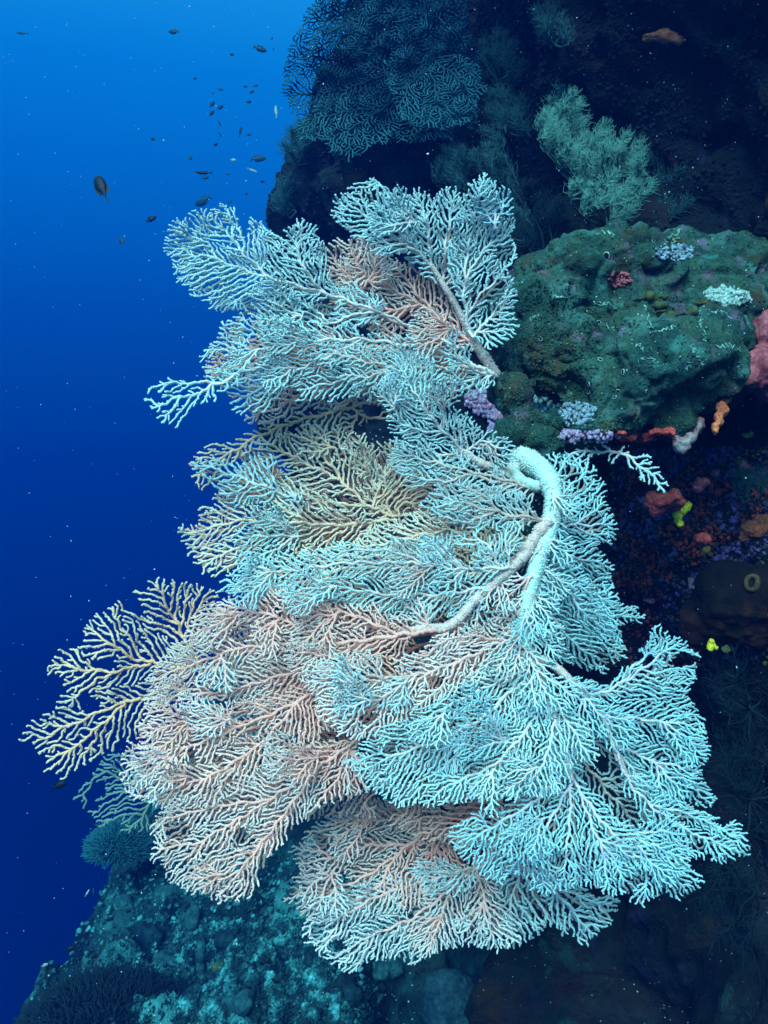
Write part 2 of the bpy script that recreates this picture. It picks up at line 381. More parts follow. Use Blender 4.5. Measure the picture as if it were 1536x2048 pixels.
# ------------------------------------------------------------------ tubes along polylines (numpy)
def tube_arrays(P, R, sides=6, up=Vector((0, -1, 0)), jitter=0.0, rng=NR):
    """one polyline -> (V, quads, tris)"""
    P = np.asarray(P, float); n = len(P); T = np.gradient(P, axis=0); T /= np.linalg.norm(T, axis=1)[:, None] + 1e-12
    U = np.array(up); B = np.cross(T, U); bl = np.linalg.norm(B, axis=1)[:, None]; B = np.where(bl < 0.05, np.array([1.0, 0, 0]), B / (bl + 1e-9)); N = np.cross(B, T)
    a = np.linspace(0, 2 * np.pi, sides, endpoint=False)
    rr = np.asarray(R)[:, None] * (1 + jitter * rng.uniform(-1, 1, (n, sides)))
    V = P[:, None, :] + rr[..., None] * (np.cos(a)[None, :, None] * B[:, None, :] + np.sin(a)[None, :, None] * N[:, None, :])
    V = np.concatenate([V.reshape(-1, 3), P[:1] - T[:1] * np.asarray(R)[:1, None] * .6, P[-1:] + T[-1:] * np.asarray(R)[-1:, None] * 0.9])
    i = np.arange(n - 1)[:, None] * sides; j = np.arange(sides)[None, :]; j2 = (j + 1) % sides
    q = np.stack([i + j, i + j2, i + sides + j2, i + sides + j], -1).reshape(-1, 4)
    e0 = n * sides; e1 = e0 + 1; jj = np.arange(sides)
    t = np.concatenate([np.stack([np.full(sides, e0), (jj + 1) % sides, jj], -1), np.stack([np.full(sides, e1), (n - 1) * sides + jj, (n - 1) * sides + (jj + 1) % sides], -1)])
    return V, q, t

class Acc:
    def __init__(s): s.V = []; s.Q = []; s.T = []; s.A = []; s.U = []; s.n = 0
    def add(s, V, q, t, age=0.0, tuft=0.0):
        s.V.append(V); s.Q.append(q + s.n); s.T.append(t + s.n); s.A.append(np.broadcast_to(np.asarray(age, float), (len(V),))); s.U.append(np.broadcast_to(np.asarray(tuft, float), (len(V),))); s.n += len(V)
    def mesh(s, name): return np_mesh(name, np.concatenate(s.V), [x for x in (np.concatenate(s.Q), np.concatenate(s.T)) if len(x)], {'age': np.concatenate(s.A), 'tuft': np.concatenate(s.U)})

# ------------------------------------------------------------------ branching growth of one fan lobe, in its own sheet
def poly_mask(poly, cell=3.0, pad=40):
    P = np.asarray(poly, float); x0, y0 = P.min(0) - pad; x1, y1 = P.max(0) + pad
    xs = np.arange(x0, x1, cell); ys = np.arange(y0, y1, cell); X, Y = np.meshgrid(xs, ys, indexing='ij'); ins = np.zeros(X.shape, bool)
    n = len(P); j = n - 1
    for i in range(n):
        xi, yi = P[i]; xj, yj = P[j]
        c = ((yi > Y) != (yj > Y)) & (X < (xj - xi) * (Y - yi) / (yj - yi + 1e-9) + xi); ins ^= c; j = i
    return ins, x0, y0, cell

LAST = {}
def grow(poly, stems, sp, seed, srad, passes=7, rag=16, wig=0.17, flow=0.19, root=(0, 0), hole=0.42):
    rng = random.Random(seed); ins, x0, y0, cell = poly_mask(poly)
    W, H = ins.shape
    def inside(x, y):
        if noise.noise(Vector((x / 42.0, y / 42.0, seed * 2.7))) > hole: return False
        x += 13 * noise.noise(Vector((x / 38.0, y / 38.0, seed * 1.9 + 30))); y += 13 * noise.noise(Vector((x / 38.0, y / 38.0, seed * 1.9 + 60)))
        i = int((x - x0) / cell); j = int((y - y0) / cell); return 0 <= i < W and 0 <= j < H and ins[i, j]
    step = sp * 0.36; R = sp * 1.3
    nx, ny, par, brn, ndir, nh = [], [], [], [], [], []
    grid = {}
    def add(x, y, p, b, d, h=None):
        k = len(nx); nh.append(d if h is None else h); nx.append(x); ny.append(y); par.append(p); brn.append(b); ndir.append(d)
        grid.setdefault((int(x // sp), int(y // sp)), []).append(k); return k
    def near(x, y, b, pb_, young):
        gx, gy = int(x // sp), int(y // sp); md = 1e9; rx = ry = 0.0
        for i in (gx - 1, gx, gx + 1):
            for j in (gy - 1, gy, gy + 1):
                for k in grid.get((i, j), ()):
                    kb = brn[k]
                    if kb == b or (young and kb == pb_): continue
                    dx = x - nx[k]; dy = y - ny[k]; dd = dx * dx + dy * dy
                    if dd < R * R:
                        d = math.sqrt(dd) + 1e-6
                        if d < md: md = d
                        w = (R - d) / R / d; rx += dx * w; ry += dy * w
        return md, rx, ry
    nb = 0; tips = []; stem_nodes = {}
    for pts, in_r in zip(stems, srad):
        P = np.asarray(pts, float); L = np.concatenate([[0], np.cumsum(np.linalg.norm(np.diff(P, axis=0), axis=1))]); n = max(3, int(L[-1] / step))
        s = np.linspace(0, L[-1], n); Q = np.stack([np.interp(s, L, P[:, 0]), np.interp(s, L, P[:, 1])], 1); Q = smooth1(Q, 14)
        ph = rng.uniform(0, 6); amp = min(sp * 0.25, L[-1] * 0.02)
        b = nb; nb += 1; last = -1
        if len(nx):   # attach to the closest node already there
            dd = [(nx[k] - Q[0, 0]) ** 2 + (ny[k] - Q[0, 1]) ** 2 for k in range(len(nx))]; kk = int(np.argmin(dd))
            if dd[kk] < (sp * 3) ** 2: last = kk
        side = 1; acc = rng.uniform(0, sp)
        for i in range(n):
            d = Q[min(i + 1, n - 1)] - Q[max(i - 1, 0)]; a = math.atan2(d[1], d[0])
            w = amp * math.sin(ph + i * 0.33) * min(1, i / 6)
            k = add(Q[i, 0] - math.sin(a) * w, Q[i, 1] + math.cos(a) * w, last, b, a); stem_nodes[k] = in_r[0] + (in_r[1] - in_r[0]) * i / (n - 1); last = k
            acc += step
            if acc > sp * 0.85 and i > 1 and i < n - 1:
                acc = rng.uniform(-0.3, 0.3) * sp; side = -side
                tips.append([k, a + side * rng.uniform(0.32, 0.65), nb, b, rng.uniform(0, sp), 0.0, rng.uniform(0, rag), a + side * rng.uniform(0.25, 0.50)]); nb += 1
        tips.append([last, ndir[last], b, b, 0.0, 99.0, rng.uniform(0, rag), ndir[last]])
    ps = 0
    while True:
        guard = 0
        while tips and guard < 400:
            guard += 1; rng.shuffle(tips); new = []
            for t in tips:
                k, a, b, pb_, sf, age, jit, hm = t
                x, y = nx[k], ny[k]; young = age < sp * 1.25
                md, rx, ry = near(x + math.cos(a) * step, y + math.sin(a) * step, b, pb_, young)
                ra = math.atan2(y - root[1], x - root[0]); dx = math.cos(a) + (math.cos(hm) + math.cos(ra)) * flow + rx * 0.5 + rng.uniform(-wig, wig); dy = math.sin(a) + (math.sin(hm) + math.sin(ra)) * flow + ry * 0.5 + rng.uniform(-wig, wig)
                a2 = math.atan2(dy, dx); da = (a2 - a + math.pi) % (2 * math.pi) - math.pi; a2 = a + max(-0.38, min(0.38, da))
                X = x + math.cos(a2) * step; Y = y + math.sin(a2) * step
                md, _, _ = near(X, Y, b, pb_, young)
                if md < sp * 0.60: continue
                if not inside(X + math.cos(a2) * jit, Y + math.sin(a2) * jit): continue
                nk = add(X, Y, k, b, a2, hm); sf += step; age += step
                if sf > sp * rng.uniform(1.5, 3.4):
                    opn = []
                    for s_ in (-1, 1):
                        q = a2 + s_ * 0.75; m2, _, _ = near(X + math.cos(q) * sp * 1.0, Y + math.sin(q) * sp * 1.0, b, -9, False)
                        if m2 > sp * 0.66: opn.append(s_)
                    if opn:
                        s_ = rng.choice(opn); sf = 0.0
                        new.append([nk, a2 + s_ * rng.uniform(0.36, 0.66), nb, b, 0.0, 0.0, rng.uniform(0, rag), hm + s_ * rng.uniform(0.12, 0.3)]); nb += 1; a2 -= s_ * rng.uniform(0.1, 0.25); hm -= s_ * 0.06
                new.append([nk, a2, b, pb_, sf, age, jit, hm])
            tips = new
        ps += 1
        if ps > passes: break
        ks = list(range(len(nx))); rng.shuffle(ks)
        for k in ks:
            for s_ in rng.sample((-1, 1), 2):
                q = ndir[k] + s_ * rng.uniform(0.7, 1.2); X = nx[k] + math.cos(q) * sp * 0.92; Y = ny[k] + math.sin(q) * sp * 0.92
                if not inside(X, Y): continue
                m2, _, _ = near(X, Y, -1, -1, False)
                if m2 > sp * 0.72:
                    tips.append([k, ndir[k] + s_ * 0.7, nb, brn[k], 0.0, 0.0, rng.uniform(0, rag), nh[k] + s_ * 0.25]); nb += 1; break
        if not tips: break
    LAST['dir'] = np.array(ndir); LAST['mask'] = (ins, x0, y0, cell)
    return np.array(nx), np.array(ny), np.array(par), np.array(brn), stem_nodes

def fan_mesh(name, poly, stems, sp=7.7, seed=1, d=(1.6, 1.5), root=None, srad=None, rt=0.215, curl=0.03, rough=0.008, polyps=3, sides=6, jitter=0.26, tilt=(0, 0), agebias=0.0, rag=16, passes=7, hole=0.42, flow=0.19):
    srad = srad or [(6, 3.6)] * len(stems)
    root = root or stems[0][0]
    x, y, par, brn, sn = grow(poly, stems, sp, seed, srad, rag=rag, passes=passes, root=root, hole=hole, flow=flow)
    n = len(x); rng = np.random.default_rng(seed)
    jx = np.array([noise.noise(Vector((x[k] / 9.0, y[k] / 9.0, seed + 0.5))) for k in range(n)]); jy = np.array([noise.noise(Vector((x[k] / 9.0, y[k] / 9.0, seed + 40.5))) for k in range(n)])
    x = x + jx * sp * 0.30; y = y + jy * sp * 0.30
    leaf = np.zeros(n); ch = np.zeros(n, int)
    for k in range(n):
        if par[k] >= 0: ch[par[k]] += 1
    for k in range(n - 1, -1, -1):
        if ch[k] == 0: leaf[k] += 1
        if par[k] >= 0 and par[k] < k: leaf[par[k]] += leaf[k]
    leaf = np.maximum(leaf, 1)
    r = sp * rt * np.minimum(leaf ** 0.13, 1.9); age = np.clip(np.log(leaf) / np.log(150.0), 0, 1) + agebias
    for k, v in sn.items(): r[k] = max(v * 0.58, r[k]); age[k] = max(age[k], 0.50 + agebias + 0.035 * v)
    r *= 1 + 0.10 * np.sin(np.arange(n) * 1.9) * rng.uniform(0.3, 1, n)
    tipm = ch == 0; r[tipm] *= 1.05
    L = np.hypot(np.asarray(poly)[:, 0] - root[0], np.asarray(poly)[:, 1] - root[1]).max()
    dist = np.hypot(x - root[0], y - root[1]) / L
    dep = d[0] + (d[1] - d[0]) * dist + tilt[0] * (x - root[0]) / 1000 + tilt[1] * (y - root[1]) / 1000
    dep += np.array([curl * noise.noise(Vector((x[k] / 130.0, y[k] / 130.0, seed * 3.3))) + rough * noise.noise(Vector((x[k] / 26.0, y[k] / 26.0, seed * 1.3 + 50))) for k in range(n)])
    LAST.update(x=x, y=y, dep=dep, leaf=leaf)
    age = age + 0.75 * np.maximum(0, 0.74 - dist)
    P = np.stack([(x - 768) / F * dep, dep, (1024 - y) / F * dep], 1); rw = r * dep / F
    # order nodes per branch; each branch starts at its parent's node
    order = np.argsort(brn, kind='stable'); ob = brn[order]; cuts = np.flatnonzero(np.diff(ob)) + 1
    seqs = np.split(order, cuts); acc = Acc()
    PP, RR, AA, SEG = [], [], [], []
    for s in seqs:
        p0 = par[s[0]]
        if p0 >= 0: s = np.concatenate([[p0], s])
        if len(s) < 2: continue
        rr = rw[s].copy()
        if p0 >= 0: rr[0] = min(rr[0], rr[1] * 1.1)
        V, q, t = tube_arrays(P[s], rr, sides, jitter=jitter, rng=rng)
        ag = np.concatenate([np.repeat(age[s], sides), [age[s[0]], age[s[-1]]]])
        acc.add(V, q, t, ag)
    if polyps:
        m = n * polyps; k = np.repeat(np.arange(n), polyps); k = k[rng.uniform(0, 1, m) < np.where(age[k] > 0.7 + agebias, 0.45, 1.0)]; m = len(k)
        D = rng.normal(size=(m, 3)); D[:, 1] -= 0.35; D /= np.linalg.norm(D, axis=1)[:, None]
        ref = rng.normal(size=(m, 3)); S1 = np.cross(D, ref); S1 /= np.linalg.norm(S1, axis=1)[:, None] + 1e-9; S2 = np.cross(D, S1)
        rb = np.minimum(rw[k], sp * rt * 1.4 * dep[k] / F)[:, None]
        base = P[k] + rng.normal(size=(m, 3)) * rb * 0.25 + D * (rw[k][:, None] - rb * 0.5)
        V = np.stack([base + S1 * rb * 0.55, base - S1 * rb * 0.3 + S2 * rb * 0.48, base - S1 * rb * 0.3 - S2 * rb * 0.48, base + D * rb * rng.uniform(0.8, 1.5, (m, 1))], 1).reshape(-1, 3)
        i = np.arange(m)[:, None] * 4
        T = np.concatenate([i + np.array([0, 1, 3]), i + np.array([1, 2, 3]), i + np.array([2, 0, 3])])
        acc.add(V, np.zeros((0, 4), int), T, np.repeat(np.maximum(age[k] - 0.25, 0), 4), np.repeat(rng.uniform(0.35, 1.0, m), 4))
    return acc.mesh(name)

def smooth_poly(P, n=60, k=10):
    return smooth1(resample(P, n), k)

def stem_mesh(name, pts, knob=0.16, sides=20, age=0.6, seed=0, n=70, polyps=1600, fuzz=1.0):
    polyps = int(polyps * 2.2) if polyps < 5000 else polyps
    """pts: (px,py,depth,radius px): thick knobbly trunk"""
    Q = smooth_poly(pts, n, 6); rng = np.random.default_rng(seed)
    P = np.stack([(Q[:, 0] - 768) / F * Q[:, 2], Q[:, 2], (1024 - Q[:, 1]) / F * Q[:, 2]], 1)
    s = np.arange(n); kn = np.array([noise.noise(Vector((i * 0.45, seed, 0))) for i in s]) + 0.5 * np.sin(s * 1.0 + 3.5 * np.sin(s * 0.23)) * np.abs(np.sin(s * 0.09 + 0.6))
    R = 0.86 * Q[:, 3] * Q[:, 2] / F * (1 + knob * kn)
    V, q, t = tube_arrays(P, R, sides, jitter=0.09, rng=rng); acc = Acc()
    ag = np.concatenate([np.repeat(age + 0.12 * kn, sides), [age, age]])
    cen = np.concatenate([np.repeat(P, sides, 0), P[:1], P[-1:]])
    for q_ in range(len(V)):
        f_ = 1 + 0.20 * noise.noise(Vector(V[q_] * 75.0)) + 0.13 * noise.noise(Vector(V[q_] * 210.0 + 9)); V[q_] = cen[q_] + (V[q_] - cen[q_]) * f_
    acc.add(V, q, t, ag)
    if polyps:
        m = polyps; k = rng.integers(0, n, m); k = np.minimum(k, n - 2); f = rng.uniform(0, 1, m)[:, None]
        base0 = P[k] * (1 - f) + P[k + 1] * f; T = P[k + 1] - P[k]; T /= np.linalg.norm(T, axis=1)[:, None]
        D = rng.normal(size=(m, 3)); D -= T * (D * T).sum(1)[:, None]; D /= np.linalg.norm(D, axis=1)[:, None]
        S1 = np.cross(D, T); S2 = T; rb = (1.6 * fuzz * Q[k, 2] / F * rng.uniform(0.7, 1.4, m))[:, None]
        base = base0 + D * R[k][:, None] * 0.96
        Vp = np.stack([base + S1 * rb, base - S1 * rb * .5 + S2 * rb * .86, base - S1 * rb * .5 - S2 * rb * .86, base + D * rb * 1.4], 1).reshape(-1, 3)
        i = np.arange(m)[:, None] * 4; Tt = np.concatenate([i + np.array([0, 1, 3]), i + np.array([1, 2, 3]), i + np.array([2, 0, 3])])
        acc.add(Vp, np.zeros((0, 4), int), Tt, np.repeat(ag[k * sides] - 0.25, 4), 0.7)
    return acc.mesh(name)

def lobe(parent, mat, poly, stems, back=None, **kw):
    me = fan_mesh('branch_spray', poly, stems, **kw); o = link_mesh('branch_spray', me, mat, parent); keep = dict(LAST)
    if back:                                     # an older spray that grows close behind the front one
        P = np.asarray(poly, float); c = P.mean(0); k2 = dict(kw); k2['seed'] = kw.get('seed', 1) + 500; k2['sp'] = kw.get('sp', 7.7) * 1.12
        d = kw.get('d', (1.6, 1.5)); k2['d'] = (d[0] + 0.02, d[1] + 0.05); k2['passes'] = 4; k2['polyps'] = 1
        s2 = [[(c[0] + (x - c[0]) * 0.93 + 7, c[1] + (y - c[1]) * 0.93 + 9) if i else (x, y) for i, (x, y) in enumerate(st)] for st in stems]
        link_mesh('branch_spray', fan_mesh('branch_spray', c + (P - c) * 0.94, s2, **k2), back, parent); LAST.update(keep)
    return o
def sprigs(parent, mats, n, seed, ln=(70, 140), lift=(0.02, 0.08)):
    """small sprays that stand out towards the open water from the branches of the lobe grown last"""
    rng = random.Random(seed); x, y, dep, leaf, dr = (LAST[k].copy() for k in ('x', 'y', 'dep', 'leaf', 'dir')); ok = np.flatnonzero((leaf > 3) & (leaf < 60)); done = []; ins, mx, my, mc = LAST['mask']
    for q in range(n):
        k = int(rng.choice(list(ok))); a = dr[k] + rng.uniform(-0.6, 0.6); L = rng.uniform(*ln); w = L * rng.uniform(0.42, 0.68); b = a + rng.uniform(-0.7, 0.7)
        if any((x[k] - u) ** 2 + (y[k] - v) ** 2 < 45 ** 2 for u, v in done): continue
        ei, ej = int((x[k] + math.cos(a) * L * 0.95 - mx) / mc), int((y[k] + math.sin(a) * L * 0.95 - my) / mc)
        if not (0 <= ei < ins.shape[0] and 0 <= ej < ins.shape[1] and ins[ei, ej]): continue
        done.append((x[k], y[k]))
        def pt(f, o): return (x[k] + math.cos(a) * L * f * (1 - f * 0.5) + math.cos(b) * L * f * f * 0.5 - math.sin(a) * o, y[k] + math.sin(a) * L * f * (1 - f * 0.5) + math.sin(b) * L * f * f * 0.5 + math.cos(a) * o)
        poly = [pt(-0.05, -6), pt(0.3, -w * 0.7), pt(0.6, -w), pt(0.9, -w * 0.8), pt(1.08, 0), pt(0.9, w * 0.8), pt(0.6, w), pt(0.3, w * 0.7), pt(-0.05, 6)]
        st = [[pt(0, 0), pt(0.3, 0), pt(0.6, 0), pt(0.9, 0)], [pt(0.1, 0), pt(0.35, w * 0.32), pt(0.75, w * 0.6)], [pt(0.06, 0), pt(0.35, -w * 0.35), pt(0.75, -w * 0.6)]]
        me = fan_mesh('branch_spray', poly, st, sp=7.2, seed=seed * 100 + q, d=(dep[k] - 0.003, dep[k] - rng.uniform(*lift)), srad=[(3.4, 2.6)] * 3, rag=22, passes=4, polyps=3, rt=0.22, curl=0.02, hole=0.5)
        link_mesh('branch_spray', me, rng.choice(mats), parent)
def stem(parent, mat, name, pts, **kw):
    return link_mesh(name, stem_mesh(name, pts, **kw), mat, parent)

# ------------------------------------------------------------------ upper sea fan
A = empty('sea_fan', at(1000, 768, 1.74), 'upper pale sea fan, its knobbly stem rising beside the purple crust', 'sea fan', 'large pale sea fans')
stem(A, M_trunk, 'stem', [(1003, 775, 1.76, 11), (990, 745, 1.735, 12), (970, 715, 1.72, 11), (955, 695, 1.71, 10), (938, 660, 1.70, 9), (922, 630, 1.695, 8), (903, 595, 1.69, 7), (880, 560, 1.685, 6), (862, 530, 1.68, 5)], age=0.85, seed=3, polyps=500)
lobe(A, M_white, [(660, 420), (666, 388), (700, 372), (740, 350), (775, 378), (800, 388), (830, 368), (860, 385), (905, 370), (940, 390), (955, 430), (950, 520), (935, 600), (900, 610), (870, 570), (800, 510), (740, 480), (700, 475), (675, 450)],
     [[(895, 585), (862, 530), (835, 505), (790, 475), (750, 445), (715, 420)], [(862, 530), (858, 480), (850, 430), (835, 395)], [(885, 565), (890, 500), (900, 440), (905, 400)]], seed=11, back=M_grey, d=(1.69, 1.60), srad=[(5, 3.5), (4.5, 3.4), (4.5, 3.4)])
sprigs(A, [M_white], 8, 1011)
lobe(A, M_white, [(920, 400), (932, 362), (965, 336), (992, 352), (1000, 400), (1028, 430), (1036, 500), (1018, 530), (1032, 580), (1036, 640), (1030, 668), (990, 700), (962, 695), (935, 650), (905, 580), (890, 480), (905, 430)],
     [[(938, 660), (928, 600), (930, 540), (942, 470), (955, 410), (965, 365)], [(930, 560), (960, 510), (1000, 470)], [(945, 675), (975, 640), (1010, 600)], [(935, 630), (960, 590), (1005, 550)]], seed=12, back=M_grey, d=(1.70, 1.58), srad=[(6, 3.5), (4, 3.4), (4.5, 3.4), (4, 3.4)])
sprigs(A, [M_white, M_cyancast], 9, 1012)
lobe(A, M_white, [(328, 485), (342, 445), (380, 424), (430, 410), (466, 416), (484, 470), (498, 425), (530, 448), (560, 470), (590, 438), (620, 428), (644, 470), (658, 505), (664, 560), (720, 560), (770, 600), (760, 650), (640, 650), (520, 630), (430, 625), (380, 592), (345, 560), (333, 520)],
     [[(930, 700), (850, 665), (760, 625), (680, 595), (590, 570), (500, 545), (410, 510)], [(650, 588), (610, 540), (590, 490), (600, 460)], [(540, 557), (490, 510), (450, 460)]], seed=13, back=M_grey, d=(1.70, 1.50), srad=[(6, 3.5), (4.5, 3.4), (4.5, 3.4)])
sprigs(A, [M_white], 11, 1013)
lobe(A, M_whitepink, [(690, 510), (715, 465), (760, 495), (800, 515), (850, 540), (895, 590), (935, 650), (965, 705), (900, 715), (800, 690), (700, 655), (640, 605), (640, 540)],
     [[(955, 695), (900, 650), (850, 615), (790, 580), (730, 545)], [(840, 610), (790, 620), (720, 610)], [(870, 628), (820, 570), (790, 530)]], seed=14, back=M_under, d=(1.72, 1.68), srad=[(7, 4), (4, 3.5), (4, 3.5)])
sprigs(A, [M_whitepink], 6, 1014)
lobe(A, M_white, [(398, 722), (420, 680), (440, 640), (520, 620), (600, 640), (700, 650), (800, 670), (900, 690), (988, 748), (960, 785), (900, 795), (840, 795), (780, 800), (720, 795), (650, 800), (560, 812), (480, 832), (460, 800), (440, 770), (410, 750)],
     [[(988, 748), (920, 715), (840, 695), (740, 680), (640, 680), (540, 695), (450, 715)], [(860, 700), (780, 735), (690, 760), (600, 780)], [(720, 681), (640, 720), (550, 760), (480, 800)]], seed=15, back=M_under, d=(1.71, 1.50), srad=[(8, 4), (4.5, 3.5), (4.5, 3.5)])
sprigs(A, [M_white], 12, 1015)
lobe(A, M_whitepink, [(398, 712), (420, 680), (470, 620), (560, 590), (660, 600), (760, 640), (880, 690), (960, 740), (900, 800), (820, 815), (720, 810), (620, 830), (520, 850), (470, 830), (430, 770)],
     [[(975, 745), (880, 740), (780, 720), (660, 710), (540, 720), (450, 740)], [(760, 716), (660, 770), (560, 810)], [(700, 712), (620, 660), (540, 640)]], seed=25, d=(1.74, 1.60), sp=8.4, srad=[(6, 4), (4.5, 3.5), (4.5, 3.5)])
lobe(A, M_white, [(286, 805), (296, 765), (330, 752), (370, 768), (400, 752), (440, 738), (490, 740), (475, 775), (440, 782), (432, 805), (390, 822), (352, 855), (318, 855)],
     [[(540, 725), (460, 755), (400, 785), (345, 800)], [(440, 765), (380, 765), (320, 770)]], seed=16, d=(1.54, 1.44), sp=9.6, rt=0.21, srad=[(5, 4), (4, 3.5)], passes=3)
lobe(A, M_orange, [(366, 935), (400, 900), (440, 885), (500, 860), (560, 830), (640, 800), (760, 780), (860, 790), (850, 840), (760, 840), (700, 860), (600, 880), (540, 890), (480, 905), (440, 955), (400, 980)],
     [[(880, 775), (780, 795), (700, 815), (600, 840), (520, 870), (430, 925)], [(700, 815), (740, 840), (800, 830)]], seed=17, d=(1.74, 1.60), sp=8.4, rt=0.21, srad=[(5, 3.6), (4, 3.5)], passes=3)
lobe(A, M_white, [(885, 705), (900, 648), (925, 660), (948, 695), (990, 745), (985, 775), (930, 795), (885, 775)],
     [[(993, 752), (950, 742), (915, 715), (902, 680)], [(970, 748), (930, 765), (900, 765)]], seed=18, d=(1.72, 1.60), srad=[(6, 3.6), (4, 3.5)])
lobe(A, M_grey, [(585, 670), (600, 650), (660, 680), (740, 690), (820, 690), (880, 720), (860, 770), (780, 790), (700, 770), (640, 740), (600, 710)],
     [[(950, 735), (860, 735), (760, 730), (680, 710), (620, 680)], [(800, 733), (740, 755), (680, 750)]], seed=19, d=(1.68, 1.52), srad=[(5, 3.6), (4, 3.5)])

# ------------------------------------------------------------------ great hanging sea fan
B = empty('sea_fan', at(1062, 915, 1.72), 'largest pale sea fan with a thick looped trunk hanging under the green ledge', 'sea fan', 'large pale sea fans')
stem(B, M_trunk, 'trunk', [(1050, 900, 1.75, 40), (1042, 915, 1.72, 32), (1062, 928, 1.66, 25), (1085, 940, 1.62, 23), (1102, 968, 1.58, 21), (1109, 1005, 1.56, 19), (1101, 1050, 1.545, 19), (1083, 1095, 1.53, 19), (1071, 1140, 1.52, 16), (1059, 1185, 1.51, 15), (1053, 1230, 1.505, 16), (1047, 1275, 1.50, 15), (1056, 1305, 1.495, 13), (1075, 1322, 1.49, 10)], age=0.58, seed=5, knob=0.20, n=170, polyps=12000, fuzz=1.7)
stem(B, M_trunk, 'stem', [(1045, 928, 1.70, 22), (1022, 948, 1.66, 17), (1045, 965, 1.62, 13), (1080, 975, 1.585, 12)], age=0.5, seed=6, polyps=800)
stem(B, M_trunk, 'stem', [(1035, 955, 1.65, 10), (1005, 945, 1.63, 11), (975, 932, 1.62, 10), (940, 915, 1.61, 8), (905, 890, 1.60, 6)], age=0.85, seed=7, polyps=300)
stem(B, M_trunk, 'stem', [(1098, 1040, 1.535, 14), (1068, 1075, 1.525, 13), (1045, 1115, 1.515, 13), (1012, 1145, 1.505, 13), (975, 1175, 1.50, 12), (945, 1205, 1.49, 11), (918, 1240, 1.485, 10), (890, 1258, 1.48, 9), (850, 1254, 1.475, 8), (800, 1268, 1.47, 8), (740, 1298, 1.465, 7), (650, 1312, 1.46, 6)], age=0.95, seed=8, n=110, polyps=1800, knob=0.24, fuzz=1.3)
stem(B, M_trunk, 'stem', [(1075, 1318, 1.49, 12), (1100, 1325, 1.485, 10), (1130, 1350, 1.48, 9), (1165, 1385, 1.478, 7), (1195, 1420, 1.476, 6), (1215, 1455, 1.475, 5), (1235, 1520, 1.475, 4)], age=1.0, seed=9, polyps=400)
stem(B, M_trunk, 'stem', [(1062, 1310, 1.49, 10), (1078, 1350, 1.475, 8), (1098, 1400, 1.465, 7), (1115, 1450, 1.455, 7), (1130, 1510, 1.45, 6), (1145, 1560, 1.445, 4)], age=1.0, seed=10, polyps=400)

def twigs(parent, mats, pts, seed):
    """short sprays that sprout straight from the trunk: (px, py, depth, heading, length)"""
    rng = random.Random(seed)
    for q, (x, y, d, a, L) in enumerate(pts):
        a = math.radians(a); w = L * 0.5; P = lambda f, o: (x + math.cos(a) * L * f - math.sin(a) * o, y + math.sin(a) * L * f + math.cos(a) * o)
        poly = [P(-.05, -8), P(.3, -w * .8), P(.7, -w), P(1, -w * .6), P(1.08, 0), P(1, w * .6), P(.7, w), P(.3, w * .8), P(-.05, 8)]
        st = [[P(0, 0), P(.3, 3), P(.6, -3), P(.9, 0)], [P(.08, 0), P(.4, w * .35), P(.75, w * .6)], [P(.08, 0), P(.4, -w * .35), P(.75, -w * .6)]]
        link_mesh('branch_spray', fan_mesh('branch_spray', poly, st, sp=7.3, seed=seed * 50 + q, d=(d, d - rng.uniform(-.02, .05)), srad=[(4.5, 2.8)] * 3, rag=18, passes=4, curl=.02, hole=.5), rng.choice(mats), parent)
twigs(B, [M_white, M_cyancast], [(1092, 1075, 1.525, 40, 70), (1074, 1130, 1.51, 55, 90), (1062, 1180, 1.50, 60, 90), (1052, 1240, 1.49, 50, 100), (1060, 1300, 1.48, 75, 110), (1108, 1010, 1.555, 20, 60)], 71)
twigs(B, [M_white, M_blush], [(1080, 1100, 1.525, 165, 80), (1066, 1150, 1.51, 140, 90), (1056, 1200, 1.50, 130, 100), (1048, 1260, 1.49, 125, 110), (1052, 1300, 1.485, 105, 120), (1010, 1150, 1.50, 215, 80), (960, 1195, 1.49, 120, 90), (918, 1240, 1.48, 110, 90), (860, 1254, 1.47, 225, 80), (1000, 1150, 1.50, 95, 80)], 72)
twigs(B, [M_white, M_cyancast], [(1104, 985, 1.548, 60, 55), (1100, 1035, 1.53, 80, 60), (1084, 1085, 1.515, 100, 60), (1068, 1140, 1.505, 95, 70), (1052, 1215, 1.49, 80, 80)], 74)
twigs(B, [M_cyancast], [(1130, 1350, 1.475, 60, 100), (1165, 1385, 1.47, 75, 100), (1110, 1440, 1.45, 70, 110), (1085, 1370, 1.465, 100, 100), (1200, 1425, 1.47, 40, 90)], 73)
B1 = dict(sp=7.4, rt=0.22)
lobe(B, M_cyancast, [(1088, 905), (1150, 903), (1190, 932), (1208, 985), (1245, 1050), (1226, 1092), (1195, 1085), (1228, 1130), (1222, 1190), (1290, 1222), (1285, 1248), (1235, 1245), (1242, 1285), (1180, 1295), (1120, 1275), (1075, 1200), (1085, 1120), (1105, 1040), (1112, 980)],
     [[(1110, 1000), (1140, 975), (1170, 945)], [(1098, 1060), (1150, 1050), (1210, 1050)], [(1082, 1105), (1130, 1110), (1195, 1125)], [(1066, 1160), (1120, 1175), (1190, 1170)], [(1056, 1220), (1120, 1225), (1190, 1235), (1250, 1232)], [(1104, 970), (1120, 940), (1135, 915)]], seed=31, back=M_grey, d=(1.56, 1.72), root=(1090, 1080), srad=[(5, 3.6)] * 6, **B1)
sprigs(B, [M_cyancast], 8, 1031)
